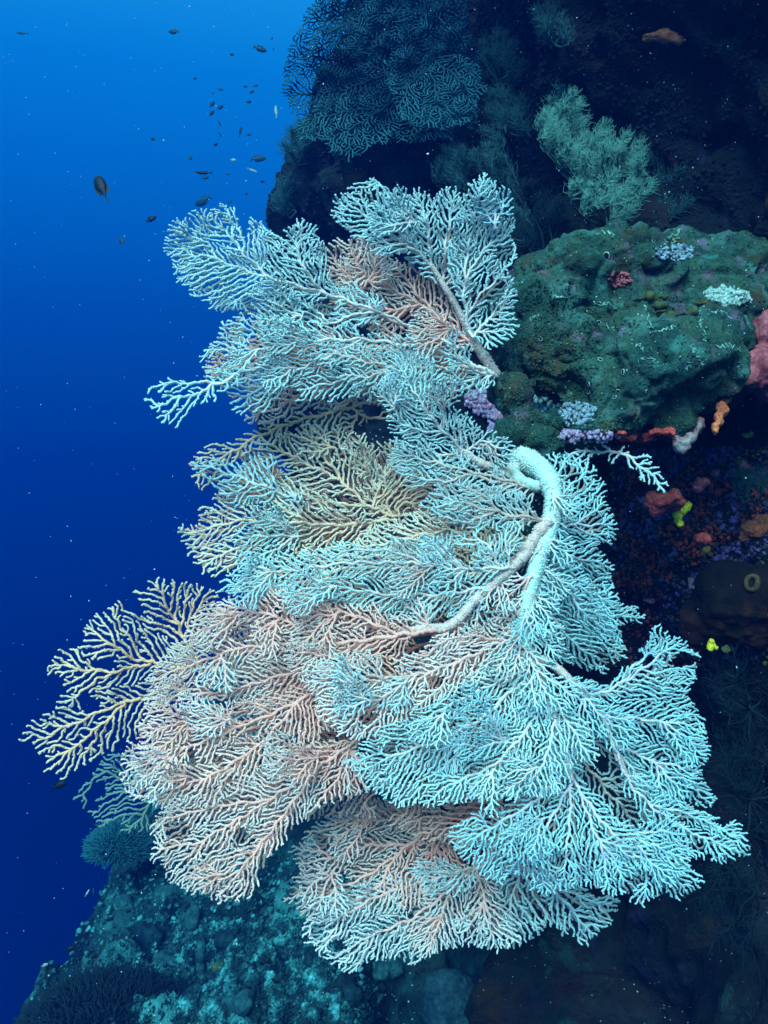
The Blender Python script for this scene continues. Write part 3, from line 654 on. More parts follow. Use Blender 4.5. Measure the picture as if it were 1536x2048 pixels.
lobe(B, M_cyancast, [(1060, 1060), (1130, 1090), (1190, 1160), (1220, 1240), (1260, 1310), (1200, 1350), (1120, 1330), (1060, 1270), (1050, 1180)],
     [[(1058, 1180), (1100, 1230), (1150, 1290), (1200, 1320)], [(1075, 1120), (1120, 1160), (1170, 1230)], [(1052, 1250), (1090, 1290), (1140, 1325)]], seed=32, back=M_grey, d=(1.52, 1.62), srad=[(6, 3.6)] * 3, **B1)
lobe(B, M_cyancast, [(1215, 1360), (1250, 1330), (1280, 1300), (1302, 1250), (1345, 1262), (1392, 1300), (1402, 1350), (1372, 1385), (1404, 1430), (1428, 1500), (1398, 1530), (1424, 1570), (1444, 1618), (1380, 1605), (1330, 1610), (1260, 1570), (1200, 1460), (1140, 1380), (1140, 1345), (1190, 1365)],
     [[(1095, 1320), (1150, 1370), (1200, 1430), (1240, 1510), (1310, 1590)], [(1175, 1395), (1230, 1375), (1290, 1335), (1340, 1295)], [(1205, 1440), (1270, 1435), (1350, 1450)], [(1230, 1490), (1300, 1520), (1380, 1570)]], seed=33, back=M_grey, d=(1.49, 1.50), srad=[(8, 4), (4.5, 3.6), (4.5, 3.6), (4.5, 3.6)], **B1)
sprigs(B, [M_cyancast], 8, 1033)
lobe(B, M_cyancast, [(1220, 1530), (1300, 1560), (1360, 1598), (1420, 1628), (1475, 1638), (1500, 1668), (1494, 1705), (1450, 1725), (1400, 1718), (1330, 1695), (1280, 1640)],
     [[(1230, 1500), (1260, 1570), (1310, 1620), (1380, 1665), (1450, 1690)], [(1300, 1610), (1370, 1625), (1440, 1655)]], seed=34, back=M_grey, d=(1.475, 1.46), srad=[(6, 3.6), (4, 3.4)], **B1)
lobe(B, M_cyancast, [(1085, 1490), (1140, 1490), (1175, 1560), (1240, 1640), (1300, 1660), (1395, 1730), (1410, 1768), (1360, 1795), (1300, 1792), (1290, 1815), (1250, 1795), (1180, 1770), (1100, 1785), (1000, 1770), (930, 1730), (890, 1665), (950, 1620), (1040, 1570)],
     [[(1118, 1460), (1145, 1560), (1200, 1640), (1270, 1710), (1350, 1755)], [(1142, 1550), (1140, 1640), (1130, 1730)], [(1135, 1540), (1060, 1610), (960, 1670)], [(1141, 1570), (1090, 1660), (1030, 1730)], [(1160, 1590), (1200, 1690), (1250, 1760)]], seed=35, back=M_grey, d=(1.45, 1.40), srad=[(7, 4), (5, 3.6), (5, 3.6), (4.5, 3.6), (4.5, 3.6)], **B1)
sprigs(B, [M_cyancast], 11, 1035)
lobe(B, M_white, [(1040, 1290), (1080, 1330), (1120, 1400), (1180, 1440), (1200, 1500), (1190, 1540), (1150, 1520), (1140, 1560), (1100, 1590), (1020, 1600), (940, 1610), (840, 1620), (740, 1590), (690, 1520), (740, 1460), (820, 1420), (900, 1380), (960, 1330), (1000, 1280)],
     [[(1062, 1310), (1025, 1380), (960, 1440), (880, 1480), (780, 1515)], [(1090, 1380), (1055, 1460), (990, 1530), (900, 1570)], [(1110, 1440), (1095, 1510), (1060, 1570)], [(1100, 1400), (1140, 1450), (1170, 1500)], [(1045, 1340), (960, 1380), (880, 1420)]], seed=36, back=M_grey, d=(1.485, 1.36), srad=[(7, 4), (5, 3.6), (5, 3.6), (4, 3.6), (4.5, 3.6)], **B1)
sprigs(B, [M_white, M_cyancast, M_white], 17, 1036)
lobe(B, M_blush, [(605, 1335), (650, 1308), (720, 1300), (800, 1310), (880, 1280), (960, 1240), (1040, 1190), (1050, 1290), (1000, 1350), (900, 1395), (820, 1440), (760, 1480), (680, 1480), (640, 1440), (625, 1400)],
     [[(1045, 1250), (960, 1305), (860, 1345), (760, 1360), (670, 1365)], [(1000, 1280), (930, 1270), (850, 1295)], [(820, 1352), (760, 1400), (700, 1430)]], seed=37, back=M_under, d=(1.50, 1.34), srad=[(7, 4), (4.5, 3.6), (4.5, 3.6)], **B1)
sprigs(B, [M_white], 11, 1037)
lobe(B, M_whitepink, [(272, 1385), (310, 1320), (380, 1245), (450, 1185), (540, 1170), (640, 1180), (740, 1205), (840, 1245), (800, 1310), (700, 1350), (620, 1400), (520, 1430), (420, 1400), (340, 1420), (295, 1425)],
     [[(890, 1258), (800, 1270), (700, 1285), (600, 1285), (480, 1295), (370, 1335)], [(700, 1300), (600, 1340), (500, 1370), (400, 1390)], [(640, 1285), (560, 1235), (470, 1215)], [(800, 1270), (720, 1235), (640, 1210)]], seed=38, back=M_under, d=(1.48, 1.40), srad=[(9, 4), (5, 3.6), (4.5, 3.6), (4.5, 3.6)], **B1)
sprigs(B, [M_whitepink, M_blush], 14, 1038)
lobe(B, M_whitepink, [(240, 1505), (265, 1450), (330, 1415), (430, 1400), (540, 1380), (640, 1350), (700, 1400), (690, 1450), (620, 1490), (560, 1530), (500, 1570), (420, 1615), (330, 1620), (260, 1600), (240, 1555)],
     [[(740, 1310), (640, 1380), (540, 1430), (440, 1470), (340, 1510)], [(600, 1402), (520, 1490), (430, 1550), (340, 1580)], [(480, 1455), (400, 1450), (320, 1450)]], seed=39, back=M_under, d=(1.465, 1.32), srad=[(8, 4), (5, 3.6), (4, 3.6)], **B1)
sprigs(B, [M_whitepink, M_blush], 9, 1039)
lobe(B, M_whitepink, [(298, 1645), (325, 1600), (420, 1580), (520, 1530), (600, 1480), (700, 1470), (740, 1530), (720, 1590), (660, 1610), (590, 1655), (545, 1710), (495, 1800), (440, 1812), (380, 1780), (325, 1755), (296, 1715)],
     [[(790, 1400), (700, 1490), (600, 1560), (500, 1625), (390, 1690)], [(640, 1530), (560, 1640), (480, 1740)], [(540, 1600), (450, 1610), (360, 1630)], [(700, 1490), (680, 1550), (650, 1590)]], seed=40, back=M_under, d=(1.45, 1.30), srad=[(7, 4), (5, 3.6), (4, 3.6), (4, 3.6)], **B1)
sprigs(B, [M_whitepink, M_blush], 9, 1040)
lobe(B, M_white, [(425, 1185), (455, 1140), (560, 1100), (660, 1088), (760, 1080), (900, 1060), (1030, 1040), (1055, 1090), (1000, 1150), (940, 1195), (900, 1235), (850, 1260), (740, 1225), (640, 1205), (540, 1195)],
     [[(1025, 1135), (920, 1140), (820, 1125), (700, 1125), (560, 1145)], [(970, 1175), (880, 1190), (780, 1190), (680, 1175)], [(860, 1130), (780, 1100), (690, 1100)]], seed=41, back=M_cream, d=(1.51, 1.42), srad=[(6, 4), (5, 3.6), (4, 3.6)], **B1)
sprigs(B, [M_white, M_blush], 14, 1041)
lobe(B, M_grey, [(830, 1005), (870, 962), (960, 955), (1050, 985), (1085, 1025), (1050, 1060), (960, 1062), (880, 1050)],
     [[(1090, 1040), (1020, 1030), (940, 1010), (870, 990)], [(990, 1022), (940, 1045), (880, 1035)], [(1000, 1024), (960, 985), (910, 970)]], seed=42, back=M_grey, d=(1.54, 1.46), srad=[(6, 3.4), (4, 3.2), (4, 3.2)], sp=8.5)
lobe(B, M_cream, [(690, 1090), (760, 1040), (840, 1010), (940, 1030), (1060, 1040), (1060, 1090), (1000, 1130), (900, 1120), (800, 1130), (730, 1130)],
     [[(1065, 1080), (980, 1070), (890, 1060), (800, 1080), (740, 1095)], [(960, 1066), (900, 1095), (830, 1110)]], seed=43, back=M_under, d=(1.56, 1.52), srad=[(6, 3.6), (4, 3.5)])
sprigs(B, [M_white], 4, 1043)
lobe(B, M_white, [(755, 745), (788, 702), (840, 690), (885, 740), (905, 800), (960, 850), (1018, 880), (1035, 930), (980, 950), (900, 935), (820, 910), (775, 860), (765, 800)],
     [[(975, 932), (920, 895), (870, 845), (825, 780), (800, 730)], [(930, 902), (960, 880), (1000, 895)], [(890, 865), (830, 860), (790, 840)], [(940, 912), (880, 910), (820, 890)]], seed=44, back=M_grey, d=(1.62, 1.50), srad=[(6, 3.5), (4, 3.5), (4, 3.5), (4, 3.5)], sp=7.3)
sprigs(B, [M_white, M_grey], 8, 1044)
lobe(B, M_grey, [(770, 930), (780, 880), (840, 870), (920, 900), (1000, 935), (1080, 975), (1060, 1010), (960, 990), (880, 980), (810, 970)],
     [[(1075, 978), (1010, 960), (930, 940), (850, 920), (800, 910)], [(950, 945), (890, 965), (830, 955)]], seed=45, back=M_grey, d=(1.60, 1.54), srad=[(6, 3.6), (4, 3.5)], sp=7.4)
# older tan sprays that show between the front ones
lobe(B, M_under, [(420, 1230), (520, 1140), (640, 1100), (800, 1080), (960, 1100), (1050, 1180), (1050, 1300), (960, 1380), (820, 1450), (700, 1500), (560, 1480), (440, 1400)],
     [[(1050, 1200), (960, 1230), (850, 1290), (740, 1330), (600, 1370), (500, 1400)], [(900, 1262), (800, 1200), (680, 1160), (560, 1170)], [(800, 1310), (720, 1400), (640, 1450)]], seed=51, d=(1.56, 1.53), sp=8.4, srad=[(7, 4), (5, 3.6), (5, 3.6)], passes=5)
lobe(B, M_under, [(330, 1560), (420, 1480), (540, 1430), (700, 1400), (860, 1400), (1000, 1380), (1080, 1440), (1100, 1560), (1040, 1680), (900, 1700), (760, 1640), (620, 1640), (480, 1640), (380, 1640)],
     [[(1070, 1340), (1000, 1440), (880, 1520), (760, 1550), (640, 1560), (480, 1580)], [(1090, 1420), (1060, 1530), (980, 1620), (890, 1660)], [(760, 1550), (660, 1500), (540, 1500)]], seed=52, d=(1.53, 1.46), sp=8.4, srad=[(7, 4), (5, 3.6), (5, 3.6)], passes=5)
lobe(B, M_grey, [(1080, 1440), (1160, 1420), (1240, 1480), (1300, 1560), (1330, 1640), (1280, 1680), (1180, 1640), (1120, 1560)],
     [[(1085, 1400), (1150, 1500), (1220, 1590), (1270, 1640)]], seed=53, d=(1.53, 1.55), sp=8.8, srad=[(6, 4)], passes=5)

# ------------------------------------------------------------------ cream fan in the middle, behind
Cf = empty('sea_fan', at(1010, 985, 1.86), 'cream yellow sea fan half hidden between the two largest pale fans', 'sea fan')
stem(Cf, M_orange, 'stem', [(1090, 930, wd(1090, 930), 11), (1070, 945, 2.2, 10), (1040, 960, 1.92, 9), (930, 1010, 1.82, 8), (830, 1030, 1.74, 7), (740, 1022, 1.70, 6)], age=0.7, seed=60, polyps=200)
lobe(Cf, M_cream, [(450, 905), (540, 868), (600, 850), (680, 842), (724, 880), (805, 878), (845, 930), (905, 950), (890, 1000), (820, 1050), (740, 1070), (660, 1010), (600, 985), (520, 960)],
     [[(800, 1035), (740, 1015), (690, 970), (645, 910), (620, 870)], [(745, 1018), (760, 960), (790, 910)], [(735, 1012), (650, 1005), (570, 975), (500, 930)], [(680, 960), (600, 920), (540, 890)]], seed=61, back=M_under, d=(1.72, 1.62), sp=8.6, rt=0.20, srad=[(6, 3.5), (4, 3.4), (4, 3.4), (4, 3.4)], polyps=1)
sprigs(Cf, [M_cream], 6, 1061)
lobe(Cf, M_cream, [(352, 1065), (380, 1030), (430, 985), (470, 930), (540, 930), (640, 985), (740, 1030), (760, 1080), (660, 1110), (560, 1120), (480, 1140), (430, 1155), (395, 1145), (370, 1105)],
     [[(790, 1040), (680, 1050), (580, 1045), (480, 1040), (400, 1062)], [(620, 1048), (540, 1000), (480, 960)], [(560, 1045), (490, 1090), (420, 1120)]], seed=62, back=M_under, d=(1.70, 1.58), sp=8.2, rt=0.21, srad=[(6, 3.6), (4, 3.5), (4, 3.5)])
sprigs(Cf, [M_cream, M_white], 9, 1062)
lobe(Cf, M_white, [(362, 930), (400, 915), (440, 905), (480, 920), (540, 900), (580, 930), (540, 1010), (470, 1020), (420, 970)],
     [[(640, 1020), (560, 985), (480, 955), (400, 930)], [(500, 965), (470, 990), (440, 985)]], seed=63, back=M_under, d=(1.66, 1.57), sp=8.6, rt=0.21, srad=[(5, 3.6), (4, 3.5)])
lobe(Cf, M_under, [(560, 1000), (640, 940), (780, 900), (900, 930), (980, 980), (960, 1060), (820, 1120), (680, 1130), (560, 1100)],
     [[(960, 1000), (860, 1020), (760, 1040), (640, 1050)], [(800, 1034), (730, 980), (680, 950)]], seed=64, d=(1.80, 1.74), sp=8.8, srad=[(6, 3.6), (4, 3.5)], passes=4)

# ------------------------------------------------------------------ tan fan at the far left
D = empty('sea_fan', at(560, 1345, 1.68), 'tan orange open sea fan sticking out at the far left against deep blue water', 'sea fan')
stem(D, M_orange, 'stem', [(1000, 1330, wd(1000, 1330), 11), (900, 1345, 2.0, 9), (700, 1360, 1.72, 8), (560, 1350, 1.68, 7), (450, 1340, 1.63, 6), (380, 1330, 1.60, 5)], age=0.6, seed=70, polyps=100)
lobe(D, M_orange, [(36, 1478), (60, 1440), (100, 1420), (112, 1390), (88, 1340), (108, 1300), (160, 1290), (168, 1240), (200, 1220), (240, 1200), (270, 1178), (320, 1148), (372, 1158), (440, 1180), (440, 1260), (400, 1330), (330, 1400), (270, 1470), (200, 1515), (130, 1555), (76, 1552), (52, 1510)],
     [[(430, 1340), (340, 1335), (260, 1315), (190, 1265)], [(400, 1337), (320, 1385), (220, 1415), (130, 1455), (75, 1482)], [(400, 1332), (360, 1260), (330, 1200), (310, 1170)], [(300, 1328), (220, 1345), (140, 1335)], [(250, 1408), (190, 1460), (120, 1520)]], seed=71, d=(1.60, 1.50), sp=9.6, rt=0.20, srad=[(5.5, 3.5), (5, 3.5), (4.5, 3.5), (4, 3.4), (4, 3.4)], polyps=1, passes=4)

# ------------------------------------------------------------------ lower fan
E = empty('sea_fan', at(1060, 1560, 1.72), 'lowest pale sea fan with a red inner branch near the bottom', 'sea fan', 'large pale sea fans')
M_redstem = coral_mat('coral_red_branch', (0.85, 0.42, 0.36), (0.85, 0.22, 0.18), (0.2, 0.6))
stem(E, M_redstem, 'stem', [(1160, 1500, wd(1160, 1500), 11), (1120, 1520, 1.95, 9), (1080, 1540, 1.74, 8), (990, 1590, 1.68, 8), (920, 1625, 1.63, 8), (870, 1650, 1.60, 7), (835, 1680, 1.585, 6), (800, 1705, 1.575, 5)], age=0.7, seed=80, polyps=150)
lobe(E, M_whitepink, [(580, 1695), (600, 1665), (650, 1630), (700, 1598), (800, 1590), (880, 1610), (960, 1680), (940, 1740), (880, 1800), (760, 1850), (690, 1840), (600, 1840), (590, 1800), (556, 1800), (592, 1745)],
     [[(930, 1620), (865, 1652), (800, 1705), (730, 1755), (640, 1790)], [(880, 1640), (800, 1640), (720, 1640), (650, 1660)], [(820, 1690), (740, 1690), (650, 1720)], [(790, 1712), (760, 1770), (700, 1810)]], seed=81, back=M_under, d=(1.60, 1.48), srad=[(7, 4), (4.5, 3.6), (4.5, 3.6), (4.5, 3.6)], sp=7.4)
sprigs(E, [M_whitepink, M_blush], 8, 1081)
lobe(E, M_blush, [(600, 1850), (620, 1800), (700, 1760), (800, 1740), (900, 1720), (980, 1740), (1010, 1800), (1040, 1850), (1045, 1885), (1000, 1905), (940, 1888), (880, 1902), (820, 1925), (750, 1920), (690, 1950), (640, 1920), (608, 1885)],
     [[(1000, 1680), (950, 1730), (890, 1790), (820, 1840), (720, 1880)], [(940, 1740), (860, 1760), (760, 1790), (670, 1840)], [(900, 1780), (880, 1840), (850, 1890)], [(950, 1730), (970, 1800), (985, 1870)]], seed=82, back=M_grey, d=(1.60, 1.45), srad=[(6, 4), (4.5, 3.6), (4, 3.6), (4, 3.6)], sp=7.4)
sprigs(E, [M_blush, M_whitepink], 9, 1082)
lobe(E, M_white, [(960, 1740), (1020, 1720), (1100, 1740), (1180, 1770), (1245, 1800), (1225, 1850), (1170, 1892), (1120, 1870), (1100, 1850), (1045, 1890), (1000, 1900), (990, 1830)],
     [[(1010, 1700), (1060, 1770), (1090, 1830)], [(1030, 1725), (1110, 1780), (1170, 1850)], [(1080, 1760), (1150, 1790), (1220, 1810)], [(1040, 1740), (1020, 1810), (1015, 1870)]], seed=83, back=M_grey, d=(1.60, 1.56), srad=[(6, 4), (4.5, 3.6), (4, 3.6), (4, 3.6)], sp=9.0, rt=0.21, passes=4)
lobe(E, M_grey, [(820, 1760), (830, 1715), (880, 1710), (940, 1730), (960, 1760), (900, 1790), (850, 1790)],
     [[(1020, 1700), (960, 1735), (900, 1745), (850, 1745)]], seed=84, d=(1.57, 1.44), srad=[(4, 3.4)], sp=8.5)
lobe(E, M_under, [(720, 1600), (860, 1580), (1000, 1600), (1100, 1680), (1160, 1780), (1080, 1840), (960, 1860), (820, 1860), (720, 1800), (660, 1720)],
     [[(1060, 1570), (980, 1660), (900, 1730), (800, 1780), (720, 1800)], [(1000, 1640), (1020, 1720), (1030, 1800)], [(960, 1680), (860, 1680), (760, 1700)]], seed=85, d=(1.70, 1.64), srad=[(6, 4), (4, 3.6), (4, 3.6)], sp=8.4, passes=5)

# ------------------------------------------------------------------ small sprig under the ledge, teal fan far left
Sg = empty('sea_fan', at(1238, 902, 1.82), 'small thin pale sea fan sprig hanging under the red sponge at the ledge edge', 'sea fan')
lobe(Sg, M_white, [(1085, 925), (1100, 895), (1150, 895), (1200, 880), (1245, 895), (1240, 920), (1190, 930), (1140, 930)],
     [[(1240, 905), (1190, 902), (1130, 908)]], seed=91, d=(1.80, 1.72), sp=8.8, srad=[(5, 3.6)], rag=8)
lobe(Sg, M_white, [(1225, 890), (1260, 905), (1290, 905), (1315, 935), (1335, 975), (1320, 985), (1285, 955), (1250, 930)],
     [[(1238, 903), (1262, 920), (1295, 942), (1318, 970)]], seed=92, d=(1.80, 1.74), sp=8.8, srad=[(5, 3.6)], rag=8)
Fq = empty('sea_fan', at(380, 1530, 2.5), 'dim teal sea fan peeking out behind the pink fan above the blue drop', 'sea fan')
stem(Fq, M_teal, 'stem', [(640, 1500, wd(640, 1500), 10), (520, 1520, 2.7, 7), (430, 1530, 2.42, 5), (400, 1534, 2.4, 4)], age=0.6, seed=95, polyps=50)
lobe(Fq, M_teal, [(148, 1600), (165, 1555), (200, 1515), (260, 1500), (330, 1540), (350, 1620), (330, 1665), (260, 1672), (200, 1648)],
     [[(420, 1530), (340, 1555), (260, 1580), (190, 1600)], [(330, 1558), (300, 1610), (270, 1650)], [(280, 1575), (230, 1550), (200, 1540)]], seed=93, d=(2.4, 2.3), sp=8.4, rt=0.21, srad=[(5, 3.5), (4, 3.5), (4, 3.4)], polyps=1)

# ------------------------------------------------------------------ dark fans on the wall behind
gd = min(hit(x_, y_, BV_wall)[0].y for x_, y_ in ((780, 150), (780, 240), (860, 160), (720, 220)) if hit(x_, y_, BV_wall)[0] is not None)
G = empty('sea_fan', at(760, 200, gd), 'big dark bushy sea fan at the top, seen against blue water', 'sea fan')
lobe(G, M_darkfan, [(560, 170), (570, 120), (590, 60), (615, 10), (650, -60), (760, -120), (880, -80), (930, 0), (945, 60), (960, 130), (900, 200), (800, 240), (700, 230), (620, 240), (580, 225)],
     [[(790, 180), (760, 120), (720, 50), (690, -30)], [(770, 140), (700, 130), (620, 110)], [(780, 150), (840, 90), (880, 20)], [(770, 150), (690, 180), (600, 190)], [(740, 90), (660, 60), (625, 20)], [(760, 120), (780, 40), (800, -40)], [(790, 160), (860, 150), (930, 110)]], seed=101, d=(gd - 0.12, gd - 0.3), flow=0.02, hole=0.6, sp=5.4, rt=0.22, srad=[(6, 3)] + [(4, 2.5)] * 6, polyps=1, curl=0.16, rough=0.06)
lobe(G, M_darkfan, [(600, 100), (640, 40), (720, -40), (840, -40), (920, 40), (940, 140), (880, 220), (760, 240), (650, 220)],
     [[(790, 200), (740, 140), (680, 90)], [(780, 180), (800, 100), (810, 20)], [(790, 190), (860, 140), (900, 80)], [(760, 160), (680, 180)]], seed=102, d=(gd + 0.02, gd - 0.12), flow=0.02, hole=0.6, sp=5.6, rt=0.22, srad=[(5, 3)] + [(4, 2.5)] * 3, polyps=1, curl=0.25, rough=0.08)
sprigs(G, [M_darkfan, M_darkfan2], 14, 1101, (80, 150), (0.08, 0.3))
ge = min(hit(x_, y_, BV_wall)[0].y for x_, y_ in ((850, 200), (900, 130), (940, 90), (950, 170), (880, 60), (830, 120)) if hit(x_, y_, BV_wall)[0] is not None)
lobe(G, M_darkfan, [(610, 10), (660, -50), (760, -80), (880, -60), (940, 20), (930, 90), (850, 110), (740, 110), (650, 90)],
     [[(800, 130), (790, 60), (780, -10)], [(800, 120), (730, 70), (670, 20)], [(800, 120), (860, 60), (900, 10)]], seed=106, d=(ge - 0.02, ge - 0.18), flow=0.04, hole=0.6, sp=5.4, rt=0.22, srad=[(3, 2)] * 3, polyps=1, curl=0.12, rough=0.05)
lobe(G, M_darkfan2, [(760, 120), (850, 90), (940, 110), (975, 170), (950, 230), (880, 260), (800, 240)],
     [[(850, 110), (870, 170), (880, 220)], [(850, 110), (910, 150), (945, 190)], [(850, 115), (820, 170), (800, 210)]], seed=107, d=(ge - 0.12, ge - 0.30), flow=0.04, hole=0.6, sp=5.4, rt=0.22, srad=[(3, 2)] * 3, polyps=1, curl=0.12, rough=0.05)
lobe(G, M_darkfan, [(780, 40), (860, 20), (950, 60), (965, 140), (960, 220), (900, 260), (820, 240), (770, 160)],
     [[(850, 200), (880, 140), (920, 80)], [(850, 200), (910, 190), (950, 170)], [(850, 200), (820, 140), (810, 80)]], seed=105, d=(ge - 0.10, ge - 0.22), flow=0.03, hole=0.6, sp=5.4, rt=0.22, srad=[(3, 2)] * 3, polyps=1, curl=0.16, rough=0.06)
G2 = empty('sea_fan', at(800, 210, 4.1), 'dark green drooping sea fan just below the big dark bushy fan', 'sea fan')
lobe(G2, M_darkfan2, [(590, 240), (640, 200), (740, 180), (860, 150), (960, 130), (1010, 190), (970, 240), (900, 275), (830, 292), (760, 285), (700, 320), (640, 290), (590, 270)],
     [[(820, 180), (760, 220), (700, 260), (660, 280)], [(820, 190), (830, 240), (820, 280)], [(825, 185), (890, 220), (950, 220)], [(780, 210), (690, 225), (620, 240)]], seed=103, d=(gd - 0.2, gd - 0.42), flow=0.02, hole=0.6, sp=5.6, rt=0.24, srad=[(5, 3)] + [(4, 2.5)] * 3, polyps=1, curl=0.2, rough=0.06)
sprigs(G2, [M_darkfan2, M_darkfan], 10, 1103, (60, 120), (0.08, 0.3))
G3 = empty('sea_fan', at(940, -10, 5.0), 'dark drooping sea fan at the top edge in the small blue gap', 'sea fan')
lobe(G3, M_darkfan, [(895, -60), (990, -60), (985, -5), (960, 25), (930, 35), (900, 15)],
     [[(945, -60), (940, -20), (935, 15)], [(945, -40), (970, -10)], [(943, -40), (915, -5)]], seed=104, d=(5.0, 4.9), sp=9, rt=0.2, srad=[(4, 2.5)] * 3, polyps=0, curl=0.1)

# ------------------------------------------------------------------ feathery corals
def plume(acc, p0, p1, wid, n, rng, spread=1.0, r0=1.2):
    """feathery plume: an axis with many thin curved pinnules, px/py/depth ends"""
    A0 = np.array(at(*p0)); A1 = np.array(at(*p1)); ax = A1 - A0; L = np.linalg.norm(ax); ax /= L; k = p0[2] / F
    bend = rng.normal(size=3) * L * 0.08
    def pos(f): return A0 + (A1 - A0) * f + bend * math.sin(math.pi * f)
    f = np.linspace(0, 1, 8); V, q, t = tube_arrays(np.array([pos(x) for x in f]), np.linspace(1.6, 0.7, 8) * r0 * k, 5); acc.add(V, q, t, 0.9)
    for _ in range(n):
        x = rng.uniform(0.12, 1.0); b = pos(x); d = rng.normal(size=3); d -= ax * d.dot(ax) * 0.9; d /= np.linalg.norm(d) + 1e-9
        d = d * spread + ax * rng.uniform(0.5, 1.1); d /= np.linalg.norm(d)
        l = wid * k * rng.uniform(0.45, 1.3) * (0.55 + 0.6 * math.sin(math.pi * min(1, x * 0.8 + 0.18)))
        g = rng.normal(size=3) * l * 0.10 + ax * l * 0.15
        g2 = rng.normal(size=3); g2 -= d * g2.dot(d); g2 *= l * 0.16; P = np.array([b, b + d * l * 0.35 + g2, b + d * l * 0.7 + g2 * 1.3 + g * .4, b + d * l + g * 1.6 - g2 * .3]); V, q, t = tube_arrays(P, np.array([0.8, 0.65, 0.5, 0.22]) * r0 * k, 3); acc.add(V, q, t, 0.0)
def bush(name, label, cat, base, plumes, mat, wid, n, seed, r0=1.2, trunks=True, spread=1.0, group=None):
    o = empty(name, at(*base), label, cat, group); rng = np.random.default_rng(seed)
    st = Acc()
    for p in plumes:
        (x0, y0, d0), (x1, y1, d1) = p[:2]
        acc = Acc(); plume(acc, p[0], p[1], p[2] if len(p) > 2 else wid, n, rng, spread, r0)
        link_mesh('plume', acc.mesh('plume'), mat, o)
        mid = ((base[0] * 0.45 + x0 * 0.55) + rng.uniform(-12, 12), (base[1] * 0.45 + y0 * 0.55) + rng.uniform(-8, 8), (base[2] + d0) / 2)
        Q = smooth_poly([base, mid, (x0, y0, d0)], 14, 3); P = np.array([at(*r) for r in Q]); V, q, t = tube_arrays(P, np.linspace(3.0, 1.5, 14) * base[2] / F, 5); st.add(V, q, t, 0.9)
    if trunks: link_mesh('stem', st.mesh('stem'), mat, o)
    return o
Dp = 2.75
def jp(lst, dd=Dp, seed=0, lean=(0.15, -1.0), ln=62):
    r = random.Random(seed); out = []
    for (x, y) in lst:
        a = math.atan2(lean[1], lean[0]) + r.uniform(-0.6, 0.6); l = ln * r.uniform(0.8, 1.25); d = dd + r.uniform(-0.12, 0.12) - (0.30 * max(0, min(1, (y - 180) / 220)) if seed in (1, 2) else 0)
        out.append(((x - math.cos(a) * l * 0.5, y - math.sin(a) * l * 0.5, d), (x + math.cos(a) * l * 0.5, y + math.sin(a) * l * 0.5, d + r.uniform(-0.05, 0.05))))
    return out
bush('feathery_coral', 'pale green feathery coral bush with the tallest plume, above the green ledge', 'coral', (1235, 470, 2.85),
     jp([(1118, 150), (1140, 185), (1108, 215), (1160, 250), (1125, 320), (1180, 300), (1205, 310), (1150, 385), (1175, 415), (1210, 400), (1235, 400), (1225, 440), (1258, 430), (1285, 380), (1248, 330), (1280, 300), (1100, 285), (1085, 250), (1165, 270), (1128, 160), (1122, 190), (1100, 245), (1140, 245), (1136, 285), (1110, 275), (1172, 335), (1150, 325), (1200, 262), (1222, 300), (1205, 345), (1240, 310), (1262, 345), (1275, 335), (1180, 395), (1225, 360), (1250, 400), (1126, 175), (1135, 205), (1118, 230), (1150, 225), (1090, 262), (1125, 270), (1148, 262), (1160, 290), (1130, 300), (1165, 320), (1203, 240), (1195, 285), (1215, 290), (1190, 330), (1225, 320), (1155, 350), (1180, 370), (1210, 360), (1245, 290), (1240, 340), (1265, 320), (1225, 390), (1255, 380), (1195, 400), (1240, 420), (1270, 360)], 2.75, 1, (0.45, -1.0), 44), M_plume, 17, 115, 1, r0=0.95, spread=1.25)
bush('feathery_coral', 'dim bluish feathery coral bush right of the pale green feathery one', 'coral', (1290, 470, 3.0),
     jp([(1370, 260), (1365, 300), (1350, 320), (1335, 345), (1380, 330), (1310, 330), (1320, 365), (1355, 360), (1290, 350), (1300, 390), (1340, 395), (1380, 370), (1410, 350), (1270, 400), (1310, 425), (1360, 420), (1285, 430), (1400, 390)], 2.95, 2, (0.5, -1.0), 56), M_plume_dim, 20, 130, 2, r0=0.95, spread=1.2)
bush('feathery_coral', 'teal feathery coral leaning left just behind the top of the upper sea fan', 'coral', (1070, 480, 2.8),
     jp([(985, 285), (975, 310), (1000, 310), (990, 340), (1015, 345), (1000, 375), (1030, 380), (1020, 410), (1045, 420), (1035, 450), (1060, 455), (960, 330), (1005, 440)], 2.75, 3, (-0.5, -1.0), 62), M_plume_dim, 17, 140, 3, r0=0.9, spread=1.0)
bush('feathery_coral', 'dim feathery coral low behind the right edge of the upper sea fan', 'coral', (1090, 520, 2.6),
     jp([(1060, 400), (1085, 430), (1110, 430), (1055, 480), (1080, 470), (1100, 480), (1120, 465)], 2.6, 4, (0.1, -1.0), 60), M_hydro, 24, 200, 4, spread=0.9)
bush('black_coral', 'dark wispy black coral bush hanging on the right wall below the yellow sponges', 'coral', (1500, 1420, 2.25),
     jp([(1440, 1350), (1470, 1340), (1500, 1345), (1440, 1385), (1480, 1380), (1520, 1370), (1450, 1420), (1490, 1420), (1470, 1455), (1520, 1430), (1510, 1470)], 2.2, 5, (-0.3, -0.8), 70), M_hydro, 34, 45, 5, r0=0.9, spread=1.2)
